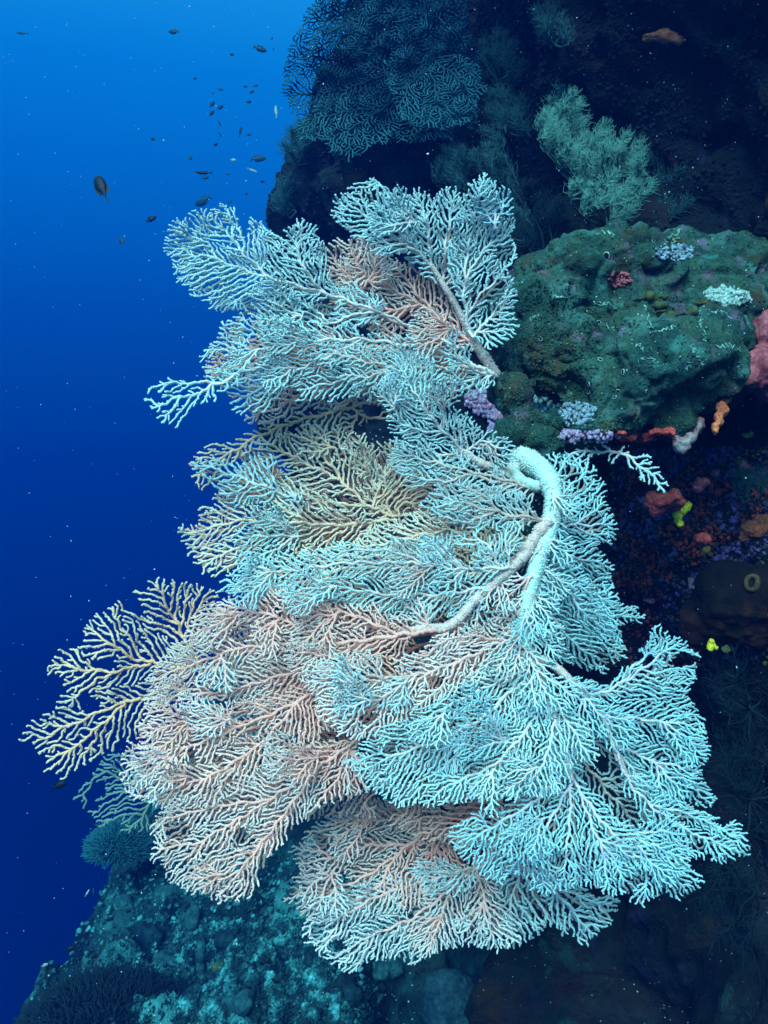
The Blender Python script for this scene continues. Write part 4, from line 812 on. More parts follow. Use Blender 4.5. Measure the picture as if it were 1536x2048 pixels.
bush('black_coral', 'dark wispy black coral bush at the right edge beside the great fan tips', 'coral', (1500, 1600, 2.2),
     jp([(1450, 1500), (1490, 1510), (1440, 1540), (1480, 1560), (1520, 1540), (1460, 1600), (1500, 1620), (1530, 1580), (1480, 1650), (1520, 1660), (1450, 1640)], 2.15, 6, (-0.3, -0.5), 80), M_hydro, 38, 45, 6, r0=0.9, spread=1.2)
bush('black_coral', 'dull green wispy black coral bush low at the right edge', 'coral', (1510, 1790, 2.1),
     jp([(1440, 1730), (1480, 1720), (1520, 1740), (1420, 1760), (1460, 1770), (1500, 1780), (1440, 1810), (1480, 1830), (1520, 1820), (1450, 1860), (1490, 1870), (1400, 1820)], 2.1, 7, (-0.4, 0.6), 80), M_hydro, 38, 45, 7, r0=0.9, spread=1.2)

for (bx, by, pts, lab_, sd_) in ((615, 330, [(590, 290), (600, 270), (580, 310), (610, 300)], 'small hydroid tuft on the far reef corner just under the dark fan', 16), (585, 420, [(560, 395), (575, 380), (565, 415), (590, 390)], 'small hydroid tuft low on the far reef corner above the upper sea fan', 17), (1000, 170, [(975, 110), (1000, 100), (1020, 120), (985, 140), (1030, 150)], 'dim hydroid tuft on the wall right of the big dark bushy fan', 11), (1010, 260, [(985, 215), (1010, 205), (1030, 225), (1000, 240), (1045, 245)], 'dim hydroid tuft under another, left of the tallest pale green plume', 12), (940, 390, [(900, 330), (925, 325), (880, 350), (945, 345), (915, 360)], 'dim hydroid tuft above the top spray of the upper sea fan', 13), (1110, 90, [(1085, 45), (1110, 40), (1130, 60), (1090, 75)], 'dim hydroid tuft high on the wall at the top', 14), (1500, 1000, [(1480, 960), (1510, 950), (1530, 965), (1490, 985)], 'dim hydroid tuft at the right edge below the pinkish sponge mass', 15)):
    h_ = hit(bx, by, BV_wall)[0]; dd = h_.y - 0.12
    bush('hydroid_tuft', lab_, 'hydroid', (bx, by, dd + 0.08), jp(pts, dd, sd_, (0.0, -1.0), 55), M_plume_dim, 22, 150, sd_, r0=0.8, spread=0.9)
# ------------------------------------------------------------------ crusts, clusters and sponges
ALL = (BV_ledge, BV_wall, BV_slope)
def bead_cluster(name, label, cat, pts, mat, rpx, seed, group=None, squash=0.9, bvs=ALL):
    rng = random.Random(seed); base = None; bl = []
    for (px, py) in pts:
        p, n = hit(px, py, *bvs)
        if p is None or (base is not None and abs(p.y - base.y) > 0.25): continue
        base = base or p
        r = rpx * rng.uniform(0.5, 1.4) * p.y / F; bl.append((p + n * r * rng.uniform(0.2, 1.4), (r * rng.uniform(0.8, 1.1), r * rng.uniform(0.8, 1.1), r * rng.uniform(0.8, 1.3)))); R = r * 1.7
        bl.append((p - n * R * 0.80, (R, R, R)))
    me = blob_mesh(name, bl, rpx * 0.20 * base.y / F, 1, ((0.0005, 200.0),))
    o = link_lumps(name, me, mat, base); return tag(o, label, cat, group)
def scat(cx, cy, rx, ry, n, seed, rot=0.0):
    r = random.Random(seed); o = []
    for _ in range(n):
        a = r.uniform(0, 6.283); q = math.sqrt(r.random()); x, y = q * math.cos(a) * rx, q * math.sin(a) * ry
        o.append((cx + x * math.cos(rot) - y * math.sin(rot), cy + x * math.sin(rot) + y * math.cos(rot)))
    return o
bead_cluster('sea_squirt_cluster', 'clump of pale round sea squirts like beads on the left part of the green ledge', 'sea squirts', scat(1085, 795, 54, 30, 170, 1), M_bead, 4.0, 1)
bead_cluster('sea_squirt_cluster', 'darker blue clump of small sea squirts on the ledge, right of the pale bead clump', 'sea squirts', scat(1155, 828, 36, 26, 150, 2), M_bead2, 3.2, 2)
bead_cluster('coralline_crust', 'purple knobbly coralline crust around the foot of the upper sea fan', 'crust', scat(985, 812, 56, 26, 260, 3, 0.35) + scat(1012, 848, 34, 22, 120, 4), M_purple, 3.6, 3)
bead_cluster('coralline_crust', 'pink red knobbly crust at the lower left corner of the ledge', 'crust', scat(965, 800, 34, 16, 90, 5, 0.3) + scat(1005, 830, 24, 16, 60, 55), M_pinkbead, 4.2, 4)
bead_cluster('coralline_crust', 'purple and white knobbly crust along the lower front edge of the ledge', 'crust', scat(1180, 872, 66, 12, 170, 6), M_purple, 3.4, 5)
bead_cluster('algae_tuft', 'dark reddish knobbly algae tuft in the middle top of the green ledge', 'algae', scat(1240, 560, 24, 16, 90, 7), M_redpink, 2.8, 6)
bead_cluster('algae_tuft', 'dark purple algae tuft behind the pale tipped ridge of the ledge', 'algae', scat(1350, 505, 40, 16, 130, 8), M_bead2, 2.8, 7)
bead_cluster('white_crust', 'bright white crust patch on the right side of the green ledge', 'crust', scat(1455, 592, 46, 17, 230, 9, 0.1), M_whitecrust, 3.4, 8)

def squiggle(pts, w, name, mat, parent, bvs=(BV_ledge,), seed=0):
    rng = random.Random(seed); P = []
    Q = smooth_poly(pts, max(8, int(len(pts) * 9)), 2)
    for (x, y) in Q:
        p, n = hit(x + rng.uniform(-6, 6), y + rng.uniform(-5, 5), *bvs)
        if p is not None: P.append(p + n * 0.0006)
    if len(P) < 4: return
    R = np.array([w * rng.uniform(0.4, 1.5) for _ in P]) * P[0].y / F; V, q, t = tube_arrays(np.array(P), R, 6, jitter=0.4); acc = Acc(); acc.add(V, q, t, 0.0)
    link_mesh(name, acc.mesh(name), mat, parent)
for i, s in enumerate([[(1288, 610), (1296, 640), (1305, 664), (1330, 660), (1348, 650)], [(1398, 622), (1404, 650), (1408, 680)], [(1435, 694), (1460, 690), (1482, 700)], [(1416, 628), (1440, 622), (1460, 632)], [(1190, 608), (1210, 606), (1235, 618)],
                       [(1330, 482), (1345, 470), (1362, 460)], [(1322, 500), (1340, 488), (1356, 476)], [(1210, 650), (1228, 660), (1250, 655)], [(1280, 720), (1300, 715), (1312, 724)], [(1275, 690), (1290, 700)], [(1370, 740), (1380, 725)], [(1195, 468), (1210, 462), (1224, 470)],
                       [(1385, 690), (1396, 712), (1404, 730)], [(1108, 596), (1120, 590), (1135, 596)], [(1060, 640), (1075, 632)]]):
    squiggle(s, 1.1, 'white_margin', M_margin, ledge_root, seed=i)

def sponge(name, label, cat, blobs, mat, voxel=0.004, amps=((0.006, 30.0), (0.002, 90.0)), seed=0.0, group=None, smooth=3):
    amps = tuple(amps) + ((0.0035, 75.0), (0.0018, 170.0)); voxel = min(voxel, 0.008)
    me = blob_mesh(name, blobs, voxel, smooth, amps, seed); o = link_lumps(name, me, mat, blobs[0][0]); return tag(o, label, cat, group)
def on(px, py, rx, rz, lift=0.0, ry=None):
    p, n = hit(px, py, *ALL); d = p.y - lift; return pb(px, py, d, rx, rz, ry)
sponge('encrusting_sponge', 'bright red sponge crust along the lower lip of the green ledge', 'sponge', [on(x_, y_, rx_, rz_, 0.012) for x_, y_, rx_, rz_ in ((1240, 868, 16, 9), (1258, 872, 20, 11), (1280, 870, 20, 14), (1300, 878, 16, 12), (1318, 866, 18, 10), (1338, 868, 16, 9), (1290, 884, 12, 8))], M_red, 0.0035, ((0.012, 30.0), (0.004, 90.0)), seed=1, smooth=1)
sponge('lobed_sponge', 'pale pink and grey sponge lobe at the right end of the ledge lip', 'sponge', [pb(1360, 888, 1.80, 18, 14), pb(1380, 876, 1.80, 14, 11), pb(1394, 858, 1.81, 7, 15), pb(1402, 846, 1.82, 6, 10), pb(1350, 878, 1.80, 12, 10)], M_pale, 0.0035, ((0.008, 30.0), (0.003, 90.0)), seed=2, smooth=2)
sponge('encrusting_sponge', 'large dark pinkish red sponge mass on the right edge, next to the ledge', 'sponge', [pb(1515, 735, 1.92, 40, 45), pb(1535, 680, 1.95, 36, 50), pb(1500, 755, 1.9, 24, 26), pb(1550, 740, 1.95, 50, 60), pb(1530, 630, 2.0, 20, 22)], M_redpink, 0.005, ((0.012, 18.0), (0.003, 70.0)), seed=3)
sponge('finger_sponge', 'orange finger sponge hanging below the right side of the ledge', 'sponge', [pb(1450, 796, 1.84, 8, 15), pb(1444, 820, 1.82, 10, 18), pb(1437, 842, 1.81, 9, 16), pb(1431, 858, 1.80, 8, 10)], M_orange_sp, 0.003, ((0.004, 40.0),), seed=4)
sponge('lobed_sponge', 'red lobed sponge on the dark wall left of the yellow sponge', 'sponge', [pb(1305, 1000, 2.02, 15, 20), pb(1328, 998, 2.00, 19, 15), pb(1348, 992, 2.00, 12, 15), pb(1312, 1018, 2.03, 17, 15), pb(1325, 1005, 2.15, 24, 20, 0.14)], M_bright, seed=5)
sponge('tube_sponge', 'bright yellow sponge with three lobes on the dark wall', 'sponge', [pb(1366, 1018, 2.1, 10, 14), pb(1376, 1012, 2.1, 8, 9), pb(1356, 1036, 2.1, 9, 11), pb(1360, 1048, 2.1, 8, 8), pb(1350, 1028, 2.1, 6, 8)], M_yellow, 0.003, ((0.002, 40.0),), seed=6)
sponge('tube_sponge', 'small yellow green sponge low on the wall beside the great fan', 'sponge', [pb(1424, 1284, 2.1, 8, 8), pb(1420, 1294, 2.1, 8, 7), pb(1433, 1296, 2.1, 6, 6)], M_yellow, 0.003, ((0.002, 40.0),), seed=7)
sponge('ball_sponge', 'small brown orange round sponge right of the small yellow green one', 'sponge', [pb(1452, 1301, 2.1, 10, 8)], M_olive, 0.003, seed=8)
sponge('ball_sponge', 'small pink round sponge on the wall above the yellow sponge', 'sponge', [pb(1404, 965, 2.15, 15, 13), pb(1396, 975, 2.15, 9, 8)], M_redpink, 0.003, seed=9)
sponge('ball_sponge', 'crimson round sponge on the wall below the yellow sponge', 'sponge', [pb(1406, 1078, 2.2, 18, 14)], M_red, 0.003, seed=10)
sponge('encrusting_sponge', 'rusty orange sponge crust on the upper right wall in the dark', 'sponge', [on(1300, 76, 22, 12), on(1335, 72, 28, 14), on(1360, 80, 16, 10)], M_orange_sp, 0.012, ((0.02, 10.0),), seed=11)
sponge('encrusting_sponge', 'rusty brown sponge crust on the right wall above the big brown sponge', 'sponge', [pb(1505, 1060, 2.15, 26, 18), pb(1525, 1045, 2.15, 20, 20), pb(1490, 1075, 2.16, 14, 10)], flat_mat('sponge_rust', (0.20, 0.045, 0.018), (0.06, 0.02, 0.012), 26, bump=0.010), 0.005, ((0.012, 18.0),), seed=12)
big = sponge('barrel_sponge', 'big dark brown sponge with a pale rimmed opening at the right edge', 'sponge', [pb(1470, 1200, 2.2, 90, 75), pb(1530, 1190, 2.15, 60, 70), pb(1430, 1230, 2.25, 60, 60), pb(1500, 1250, 2.2, 80, 50)], M_brown, 0.008, ((0.03, 8.0), (0.006, 30.0)), seed=13, smooth=5)
BV_big = bvh_of(big); ring_and_hole(1505, 1166, 13, big, (BV_big,), flat_mat('sponge_lip', (0.10, 0.055, 0.022), (0.04, 0.02, 0.01), 30), 0.42)
sponge('plate_sponge', 'low olive brown sponge ridge lying across the middle of the ledge', 'sponge', [on(1290, 600, 26, 7, -0.01), on(1308, 612, 28, 8, -0.01), on(1330, 625, 26, 9, -0.01), on(1352, 630, 26, 7, -0.01), on(1378, 622, 28, 8, -0.012), on(1405, 610, 26, 7, -0.01), on(1318, 596, 22, 7, -0.01)], M_olive, 0.003, ((0.016, 26.0), (0.006, 70.0)), seed=14, smooth=1)

M_head = rock_mat('coral_head_teal', [(0.35, (0.006, 0.028, 0.034)), (0.65, (0.03, 0.10, 0.11))], 14.0, bump=0.01, fine=40)
M_head2 = rock_mat('coral_head_dark', [(0.35, (0.002, 0.008, 0.014)), (0.65, (0.010, 0.034, 0.046))], 14.0, bump=0.01, fine=40)
for q, (x_, y_, r_, m_, lab_) in enumerate([(300, 1880, 38, M_head2, 'dark rounded coral head on the slope right of its upper edge'), (250, 1810, 26, M_head, 'teal coral head near the crest of the slope, right of the hovering fish'),
        (340, 1925, 34, M_head, 'low teal coral head above the fuzzy brown mound'), (455, 1880, 24, M_head2, 'small dark coral head under the pale oval plate coral'), (640, 1905, 30, M_head2, 'dark coral head right of the pale rubble patch'),
        (700, 1985, 40, M_head2, 'wide dark coral head near the bottom edge, right of the pale rubble'), (480, 2010, 26, M_head, 'teal coral head in the pale rubble at the bottom edge'), (330, 1790, 22, M_head, 'small teal coral head left of the pale oval plate coral'),
        (770, 1940, 30, M_head, 'dim teal coral head left of the large rounded plate coral')]):
    p_, n_ = hit(x_, y_, BV_slope, BV_wall); k_ = p_.y / F; rg = random.Random(q + 40)
    sponge('coral_head', lab_, 'coral head', [(p_ + Vector((rg.uniform(-.5, .5), rg.uniform(-.3, .3), rg.uniform(-.1, .25))) * r_ * k_, (r_ * k_ * rg.uniform(.5, .9), r_ * k_ * rg.uniform(.5, .9), r_ * k_ * rg.uniform(.4, .7))) for _ in range(4)], m_, 0.012, ((0.03, 7.0), (0.012, 24.0)), seed=q)
p_, n_ = hit(402, 1955, BV_slope)
sponge('tube_sponge', 'teal upright tube sponge standing at the left edge of the rubble patch', 'sponge', [(p_ + Vector((0, 0, z_)), (0.022, 0.022, 0.05)) for z_ in (0, .05, .1, .14)], M_head, 0.008, ((0.01, 20.0),), seed=31)
p_, n_ = hit(438, 1936, BV_slope)
sponge('lobed_sponge', 'small yellow green sponge lump in the pale rubble patch', 'sponge', [(p_, (0.04, 0.03, 0.03)), (p_ + Vector((.04, 0, .01)), (0.03, 0.03, 0.025))], M_olive, 0.008, ((0.01, 20.0),), seed=32)
M_violet = flat_mat('crust_violet', (0.28, 0.16, 0.50), None, 40); M_rose = flat_mat('crust_rose', (0.55, 0.14, 0.20), None, 40); M_mustard = flat_mat('crust_mustard', (0.36, 0.24, 0.04), None, 40)
for q, (x_, y_, r_, m_, lab_) in enumerate([(1470, 1020, 9, M_violet, 'violet crust dot on the wall right of the yellow sponge'), (1330, 1128, 10, M_rose, 'rose crust patch on the wall left of the crimson ball sponge'), (1318, 1105, 7, M_mustard, 'mustard crust dot above the rose crust patch'),
        (1300, 1195, 9, M_rose, 'dim rose crust patch beside the right tips of the great fan'), (1345, 1150, 8, M_violet, 'violet crust patch under the rose crust patch'), (1455, 1205, 9, M_violet, 'violet crust dot in front of the big brown sponge'),
        (1418, 1100, 8, M_mustard, 'mustard crust patch just below the crimson ball sponge'), (1440, 945, 10, M_rose, 'rose crust patch above the pink ball sponge'), (1500, 930, 14, M_rose, 'dim rose crust at the right edge under the large pinkish sponge mass'),
        (1390, 950, 6, M_mustard, 'orange yellow crust dot left of the pink ball sponge'), (1380, 1165, 11, M_pale, 'pale pink crust lump left of the big brown sponge'), (1285, 1000, 9, M_violet, 'violet crust patch left of the red lobed sponge'), (1500, 870, 9, M_mustard, 'mustard crust patch right of the orange finger sponge')]):
    p_, n_ = hit(x_, y_, *ALL); k_ = p_.y / F; rg = random.Random(q)
    sponge('encrusting_sponge', lab_, 'sponge', [(p_ + Vector((rg.uniform(-1, 1), -.1, rg.uniform(-.7, .7))) * r_ * k_, (r_ * k_ * rg.uniform(.6, 1.1), r_ * k_ * .5, r_ * k_ * rg.uniform(.5, .9))) for _ in range(4)], m_, 0.004, ((0.010, 30.0), (0.003, 90.0)), seed=q)
p, n = hit(905, 2030, BV_slope, BV_wall); dq = p.y - 0.12
sponge('plate_coral', 'large rounded dim plate coral with a paler rim at the bottom centre', 'plate coral', [pb(905, 2020, dq, 62, 80, 0.10), pb(935, 2060, dq - 0.02, 60, 70, 0.10), pb(880, 1985, dq, 36, 42, 0.07)], M_plate, 0.009, ((0.010, 9.0), (0.004, 40.0)), seed=41, smooth=6)
p, n = hit(385, 1838, BV_slope, BV_wall); dq = p.y - 0.03
sponge('plate_coral', 'small pale oval plate coral on the slope under the pink fan tips', 'plate coral', [pb(383, 1842, dq, 16, 22, 0.03), pb(390, 1826, dq, 12, 16, 0.03)], M_head, 0.006, ((0.004, 12.0),), seed=42, smooth=6)

# dark fuzzy mound at the bottom left
def tuft_mound(name, label, cat, c, r, n, mat, seed, ln=0.10):
    rng = np.random.default_rng(seed); acc = Acc(); c = np.array(c)
    for _ in range(n):
        d = rng.normal(size=3); d[2] = abs(d[2]) * 0.9; d /= np.linalg.norm(d); b = c + d * np.array(r) * rng.uniform(0.7, 1.0)
        e = d + rng.normal(size=3) * 0.35; e /= np.linalg.norm(e); l = ln * rng.uniform(0.6, 1.3)
        P = np.array([b, b + e * l * 0.5, b + e * l + rng.normal(size=3) * l * 0.12]); V, q, t = tube_arrays(P, np.array([0.0042, 0.0036, 0.0015]), 3); acc.add(V, q, t, 0.0)
    o = link_mesh(name, acc.mesh(name), mat, None, tuple(c)); return tag(o, label, cat)
M_mound = coral_mat('mound_brown', (0.012, 0.024, 0.026), (0.008, 0.015, 0.018), (0.5, 0.9))
p, n = hit(230, 2020, BV_slope)
if p is None: p = at(230, 2030, 4.4)
tuft_mound('bushy_coral', 'dark brown fuzzy coral mound at the bottom left corner of the slope', 'coral', p + Vector((0, -0.1, -0.15)), (0.44, 0.37, 0.33), 15000, M_mound, 1, 0.055)
p, n = hit(560, 1700, BV_slope, BV_wall)
p2, n2 = hit(230, 1700, BV_slope, BV_wall)
if p2 is None: p2 = at(240, 1705, 5.4)
tuft_mound('bushy_coral', 'dim round coral bush on the slope crest just below the teal fan', 'coral', p2, (0.19, 0.17, 0.17), 4500, M_darkfan2, 2, 0.045)

# loose growth and rubble on wall and slope
def rubble(name, label, bvs, boxes, n, rr, mat, seed, kind='stuff'):
    rng = random.Random(seed); bmb = bmesh.new(); bmesh.ops.create_icosphere(bmb, subdivisions=1, radius=1.0)
    base = np.array([v.co for v in bmb.verts]); fc = np.array([[v.index for v in f.verts] for f in bmb.faces]); bmb.free(); nr = np.random.default_rng(seed); acc = Acc()
    for _ in range(n):
        x0, y0, x1, y1 = rng.choice(boxes); p, nn = hit(rng.uniform(x0, x1), rng.uniform(y0, y1), *bvs)
        if p is None: continue
        r = rr * p.y * rng.uniform(0.35, 1.0) ** 2 * 2
        Rm = np.array(frame((nn + Vector(nr.normal(size=3) * 0.5))).to_3x3()); V = base * (1 + nr.uniform(-0.35, 0.35, (len(base), 1))) * np.array([1, nr.uniform(0.4, 1), nr.uniform(0.4, 1.2)]) * r
        acc.add(V @ Rm.T + np.array(p + nn * r * 0.2), np.zeros((0, 4), int), fc, 0.0)
    o = link_mesh(name, acc.mesh(name), mat, smooth=False); return tag(o, label, 'rubble', kind=kind)
M_rub = rock_mat('rubble_mix', [(0.36, (0.002, 0.008, 0.012)), (0.5, (0.010, 0.040, 0.048)), (0.60, (0.05, 0.20, 0.21)), (0.74, (0.16, 0.44, 0.46))], 13.0, bump=0.0, fine=50)
M_rubd = rock_mat('growth_mix', [(0.32, (0.002, 0.004, 0.006)), (0.46, (0.009, 0.009, 0.010)), (0.56, (0.025, 0.012, 0.025)), (0.66, (0.008, 0.024, 0.024)), (0.78, (0.10, 0.15, 0.15))], 7.0, bump=0.0, fine=40)
rubble('coral_rubble', 'pale broken coral rubble strewn over the lower slope', (BV_slope,), [(60, 1700, 760, 2048), (350, 1840, 760, 2048), (350, 1840, 700, 2048)], 12000, 0.0020, M_rub, 5)  # real rubble, crowded in one pale area to stand in for light there
rubble('reef_growth', 'small dark encrusting growth over the reef wall', (BV_wall,), [(530, 0, 1536, 480), (1220, 880, 1536, 1800), (1220, 880, 1536, 1400), (950, 0, 1536, 300)], 9000, 0.0017, M_rubd, 6)
M_gay = rock_mat('growth_colours', [(0.30, (0.010, 0.014, 0.016)), (0.43, (0.42, 0.05, 0.035)), (0.48, (0.05, 0.035, 0.03)), (0.55, (0.12, 0.07, 0.24)), (0.60, (0.02, 0.03, 0.03)), (0.66, (0.22, 0.13, 0.02)), (0.72, (0.05, 0.14, 0.12))], 9.0, bump=0.004, fine=60)
rubble('wall_growth', 'red, violet and mustard growth crowding the shaded wall right of the great fan', (BV_wall,), [(1225, 890, 1536, 1330), (1240, 900, 1536, 1200)], 5200, 0.0020, M_gay, 8)
M_turf = rock_mat('ledge_turf', [(0.32, (0.006, 0.020, 0.020)), (0.48, (0.016, 0.055, 0.045)), (0.60, (0.05, 0.050, 0.020)), (0.70, (0.04, 0.14, 0.12)), (0.78, (0.22, 0.30, 0.28))], 12.0, bump=0.0, fine=90)
rubble('ledge_turf', 'short green and brown turf and grit covering the green ledge', (BV_ledge,), [(1000, 430, 1536, 910), (1000, 560, 1200, 900), (1150, 840, 1420, 900)], 9000, 0.00095, M_turf, 9)
rubble('ledge_grit', 'pale shell grit scattered on the green ledge', (BV_ledge,), [(1000, 440, 1530, 900)], 500, 0.0006, M_whitecrust, 7)

# ------------------------------------------------------------------ fish
def fish_parts(kind):
    prof = {'oval': [(0, .015), (.06, .09), (.18, .165), (.35, .20), (.52, .185), (.68, .115), (.79, .045), (.84, .035)],
            'slim': [(0, .01), (.06, .045), (.2, .085), (.45, .095), (.68, .07), (.84, .03), (.9, .025)],
            'deep': [(0, .05), (.03, .11), (.12, .165), (.28, .20), (.48, .19), (.62, .13), (.75, .06), (.86, .022), (.95, .016)]}[kind]
    sg = 12; V = []; Q = []
    for x, h in prof:
        w = h * 0.42
        for j in range(sg):
            a = 2 * math.pi * j / sg; V.append((0.45 - x, w * math.cos(a), h * math.sin(a)))
    for i in range(len(prof) - 1):
        for j in range(sg): Q.append((i * sg + j, i * sg + (j + 1) % sg, (i + 1) * sg + (j + 1) % sg, (i + 1) * sg + j))
    Q.append(tuple(range(sg))[::-1]); Q.append(tuple((len(prof) - 1) * sg + j for j in range(sg)))
    def fin(pts, th=0.012):
        n = len(pts); v = [(x, th * (1 if s else -1) * t, z) for s in (0, 1) for (x, z, t) in pts]
        f = [tuple(range(n)), tuple(range(2 * n - 1, n - 1, -1))] + [(i, i + n, (i + 1) % n + n, (i + 1) % n) for i in range(n)]; return v, f
    e = -(prof[-1][0] - 0.45); h = prof[-1][1]; H = max(p[1] for p in prof)
    tail = fin([(e + .03, h, 1), (e + .03, -h, 1), (e - .20, -H * .85 - .03, .3), (e - .06, 0, .4), (e - .20, H * .85 + .03, .3)]) if kind != 'deep' else fin([(e + .03, h, 1), (e + .03, -h, 1), (e - .15, -.075, .3), (e - .06, 0, .4), (e - .15, .075, .3)])
    k = H * 0.95
    dors = fin([(.25, k * .80, 1), (.0, k * .95, 1), (-.25, k * .42, 1), (-.32, k * .62 + .03, .3), (-.15, k * 1.25, .3), (.10, k * 1.28, .3)])
    anal = fin([(.05, -k * .92, 1), (-.25, -k * .42, 1), (-.32, -k * .62 - .03, .3), (-.12, -k * 1.22, .3)])
    pect = fin([(.16, -.02, 1), (.14, -.07, 1), (-.02, -.12, .3), (.0, -.04, .3)], 0.02)
    return (V, Q), tail, dors, anal, pect
def raw_mesh(name, vf):
    me = bpy.data.meshes.new(name); me.from_pydata(vf[0], [], vf[1]); me.update(); return me
def joined(name, parts):
    V, Fc = [], []
    for v, f in parts: o = len(V); V += list(v); Fc += [tuple(i + o for i in x) for x in f]
    return raw_mesh(name, (V, Fc))
PROTO = {}
def fish(px, py, lpx, ang, d, kind, mat, label, yaw=0.0, group=None, flip=False):
    key = (kind, mat.name)
    if key not in PROTO:
        me = joined('reef_fish', fish_parts(kind)[:4]); me.materials.append(mat); me.polygons.foreach_set('use_smooth', [True] * len(me.polygons)); PROTO[key] = me
    o = bpy.data.objects.new('reef_fish', PROTO[key]); C.objects.link(o)
    s = lpx * d / F / max(0.35, math.cos(yaw)); o.location = at(px, py, d); o.scale = (s, s, s)
    o.rotation_euler = (Matrix.Rotation(-math.radians(ang), 3, 'Y') @ Matrix.Rotation(yaw, 3, 'Z')).to_euler()
    return tag(o, label, 'fish', group)
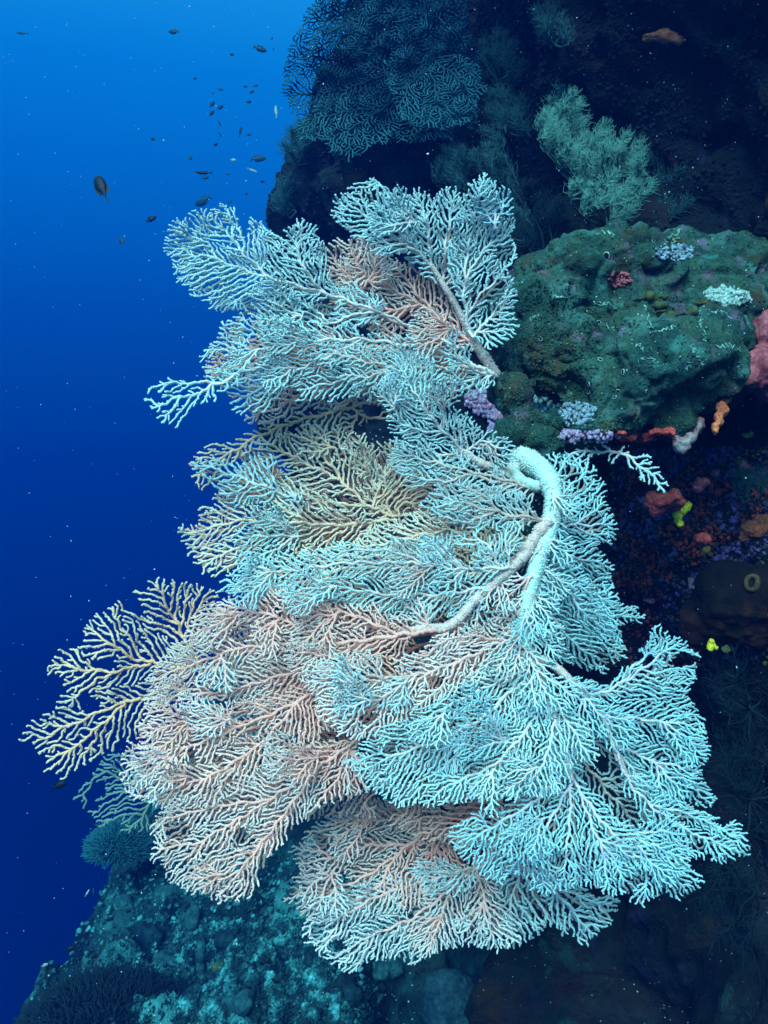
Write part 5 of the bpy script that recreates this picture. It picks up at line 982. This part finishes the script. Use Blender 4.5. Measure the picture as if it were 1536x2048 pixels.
# the nearest fish, with its own fins
bf = empty('unicornfish', at(203, 374, 3.0), 'large dark fish diving head up at the left, biggest of all the fish', 'fish')
(body, tail, dors, anal, pect) = fish_parts('deep'); s = 60 * 3.0 / F
Rm = Matrix.Rotation(-math.radians(116), 4, 'Y') @ Matrix.Rotation(0.25, 4, 'Z') @ Matrix.Scale(s, 4)
for nm, vf in (('body', body), ('tail_fin', tail), ('dorsal_fin', dors), ('anal_fin', anal), ('pectoral_fin', pect)):
    me = raw_mesh(nm, vf); me.transform(Matrix.Translation(bf.location) @ Rm); link_mesh(nm, me, M_fish, bf, smooth=(nm == 'body'))
FL = [  # px, py, length px, heading deg, depth, kind, material, label, yaw
    (347, 63, 24, 170, 5.0, 'oval', M_fish2, 'grey fish high at the top left of the loose school', .3),
    (521, 98, 28, -15, 5.0, 'oval', M_fish2, 'pale grey fish near the top left of the big dark sea fan', .2),
    (464, 109, 12, 150, 4.5, 'oval', M_fish, 'small dark fish alone below the pale grey fish', .4),
    (547, 98, 9, 100, 5.0, 'slim', M_fish, 'tiny upright fish right behind the pale grey fish', .1),
    (544, 77, 9, 60, 6.0, 'oval', M_fish2, 'tiny faint fish above the tiny upright fish', .3),
    (390, 157, 10, 70, 4.5, 'oval', M_fish, 'small dark fish left of the little school', .5),
    (425, 208, 16, 60, 4.0, 'oval', M_fish, 'dark fish, upper left of the three steep ones', .2),
    (441, 215, 16, 45, 4.0, 'oval', M_fish, 'dark fish, right one of the three steep ones', .2),
    (424, 226, 16, 62, 4.0, 'oval', M_fish, 'dark fish, lowest of the three steep ones', .2),
    (426, 186, 9, 80, 5.5, 'oval', M_fish2, 'faint small fish above the three steep ones', .3),
    (441, 179, 12, 0, 6.0, 'oval', M_fish2, 'faint olive fish above the three steep ones, to their right', .2),
    (491, 173, 10, 160, 4.2, 'oval', M_fish, 'small dark fish, highest of the group by the dark sea fan', .3),
    (512, 171, 12, 20, 5.5, 'oval', M_fish2, 'faint olive fish at the upper right of the group by the dark sea fan', .2),
    (504, 184, 12, 40, 4.2, 'oval', M_fish, 'small dark fish, middle of the group by the dark sea fan', .3),
    (498, 204, 12, 18, 4.2, 'oval', M_fish, 'small dark fish, lowest of the group by the dark sea fan', .3),
    (552, 222, 26, 95, 4.2, 'slim', M_fish3, 'thin silvery fish swimming upright beside the dark reef corner', .1),
    (439, 246, 14, 110, 4.5, 'slim', M_fish, 'thin dark fish just below the three steep ones', .2),
    (440, 268, 12, 115, 4.5, 'slim', M_fish, 'short thin dark fish under the thin dark one', .2),
    (481, 262, 22, 82, 4.2, 'slim', M_fish, 'slim dark fish standing upright in mid water', .2),
    (498, 269, 12, 20, 5.5, 'oval', M_fish2, 'faint olive fish right of the slim upright fish', .2),
    (582, 182, 12, 70, 3.9, 'oval', M_fish, 'dark fish touching the left fringe of the dark sea fan', .2),
    (306, 278, 13, 140, 4.0, 'oval', M_fish, 'small dark fish alone, up right of the largest fish', .6),
    (432, 289, 11, 175, 4.2, 'oval', M_fish, 'small dark fish seen from behind in mid water', .7),
    (381, 316, 14, 60, 5.5, 'oval', M_fish2, 'faint olive fish right of the largest fish', .2),
    (467, 320, 12, 5, 6.0, 'oval', M_fish3, 'pale tiny fish above the striped slim one', .2),
    (405, 345, 34, 175, 3.6, 'slim', M_fish, 'slim dark striped fish lying level above the fan tips', .1),
    (411, 355, 16, 10, 5.5, 'oval', M_fish2, 'faint grey fish right under the slim striped fish', .2),
    (506, 341, 20, -20, 5.0, 'slim', M_fish3, 'pale yellowish slim fish close to the reef corner', .1),
    (518, 317, 32, 10, 8.0, 'oval', M_fish2, 'hazy larger fish far off near the reef corner', .2),
    (455, 348, 9, 20, 7.0, 'oval', M_fish2, 'very faint small fish left of the pale yellowish one', .2),
    (525, 363, 11, 170, 4.2, 'oval', M_fish, 'small dark fish nearest to the rocky reef corner', .4),
    (493, 388, 9, 70, 4.5, 'oval', M_fish, 'tiny dark fish above the gap in the upper fan', .4),
    (303, 438, 24, 30, 4.2, 'oval', M_fish, 'dark fish rising just left of the upper fan', .1),
    (243, 481, 22, 120, 5.5, 'oval', M_fish2, 'dim fish in open water below the largest fish', .5),
    (405, 402, 38, 200, 8.0, 'oval', M_fish2, 'hazy big fish far off right above the upper fan', .4),
    (460, 403, 12, 60, 6.5, 'oval', M_fish2, 'faint small fish right of the hazy big fish', .3),
    (43, 66, 26, 170, 9.0, 'slim', M_fish2, 'very hazy fish at the top left corner', .2),
    (120, 1570, 30, 20, 2.6, 'oval', M_fish, 'dark fish hovering under the tan fan at the left', .2),
    (190, 1652, 14, 170, 3.4, 'oval', M_fish, 'small dark fish between the teal fan and the coral bush', .3),
    (175, 1785, 15, 60, 3.2, 'slim', M_fish3, 'small pale slim fish in blue water left of the slope', .2),
    (187, 1782, 15, 95, 3.4, 'slim', M_fish2, 'small grey fish next to the pale slim one', .2),
    (140, 1898, 22, 15, 3.8, 'oval', M_fish, 'dark fish over the left edge of the slope', .2),
    (219, 1838, 20, 10, 4.0, 'oval', M_fish, 'dark fish against the upper left slope', .2),
    (552, 1961, 22, 170, 3.6, 'oval', M_fish, 'dark fish above the pale rubble on the slope', .2),
    (525, 1925, 18, 200, 3.7, 'oval', M_fish, 'dark fish low over the slope, up left of the rubble fish', .3),
    (583, 2030, 14, 20, 3.6, 'oval', M_fish, 'small dark fish at the bottom edge over rubble', .3),
    (90, 1930, 14, 20, 4.5, 'oval', M_fish3, 'small yellowish fish in blue at the lower left corner', .2),
    (1345, 163, 26, -15, 2.6, 'slim', M_fish3, 'thin pale fish in front of the dark upper right wall', .2),
]
for (px, py, l, a, d, k, m, lab, yw) in FL: fish(px, py, l, a, d, k, m, lab, yw, 'reef fish in the blue water')

# ------------------------------------------------------------------ drifting particles and the water itself
def marine_snow(n, seed):
    rng = np.random.default_rng(seed); bmb = bmesh.new(); bmesh.ops.create_icosphere(bmb, subdivisions=1, radius=1.0)
    base = np.array([v.co for v in bmb.verts]); fc = np.array([[v.index for v in f.verts] for f in bmb.faces]); bmb.free(); acc = Acc()
    for _ in range(n):
        d = rng.uniform(0.8, 2.6); px = rng.uniform(-100, 1636); py = 2100 * rng.uniform(0, 1) ** 1.25 - 40
        r = (0.55 + 0.8 * rng.uniform(0, 1) ** 3) * d / F * (2.2 if rng.uniform() < 0.05 else 1.0) * rng.uniform(0.6, 1.2)
        R = np.array(Euler(rng.uniform(0, 6, 3)).to_matrix()); V = (base * np.array([1, rng.uniform(0.5, 1), rng.uniform(0.6, 2.0)]) * r) @ R.T
        acc.add(V + np.array(at(px, py, d)), np.zeros((0, 4), int), fc, 0.0)
    o = link_mesh('marine_snow', acc.mesh('marine_snow'), M_snow); return tag(o, 'tiny pale specks drifting all through the water', 'particles', kind='stuff')
marine_snow(900, 3)

def water_volume():
    bm = bmesh.new(); bmesh.ops.create_cube(bm, size=1.0)
    lo = Vector((-9, -1.5, -9.5)); hi = Vector((7, 14, 5.6))
    for v in bm.verts: v.co = Vector([lo[k] + (v.co[k] + 0.5) * (hi[k] - lo[k]) for k in range(3)])
    me = bpy.data.meshes.new('haze'); bm.to_mesh(me); bm.free()
    m = bpy.data.materials.new('haze'); m.use_nodes = True; nt = m.node_tree; nt.nodes.clear()
    o_ = nt.nodes.new('ShaderNodeOutputMaterial'); v = nt.nodes.new('ShaderNodeVolumePrincipled')
    v.inputs['Color'].default_value = (0.0, 0.033, 0.215, 1); v.inputs['Absorption Color'].default_value = (0.0, 0.5, 0.9, 1); v.inputs['Density'].default_value = 0.085; v.inputs['Anisotropy'].default_value = 0.2
    nt.links.new(v.outputs['Volume'], o_.inputs['Volume'])
    o = link_mesh('haze', me, m, smooth=False); return tag(o, 'blue sea water that dims and tints everything with distance', 'water', kind='stuff')
water_volume()
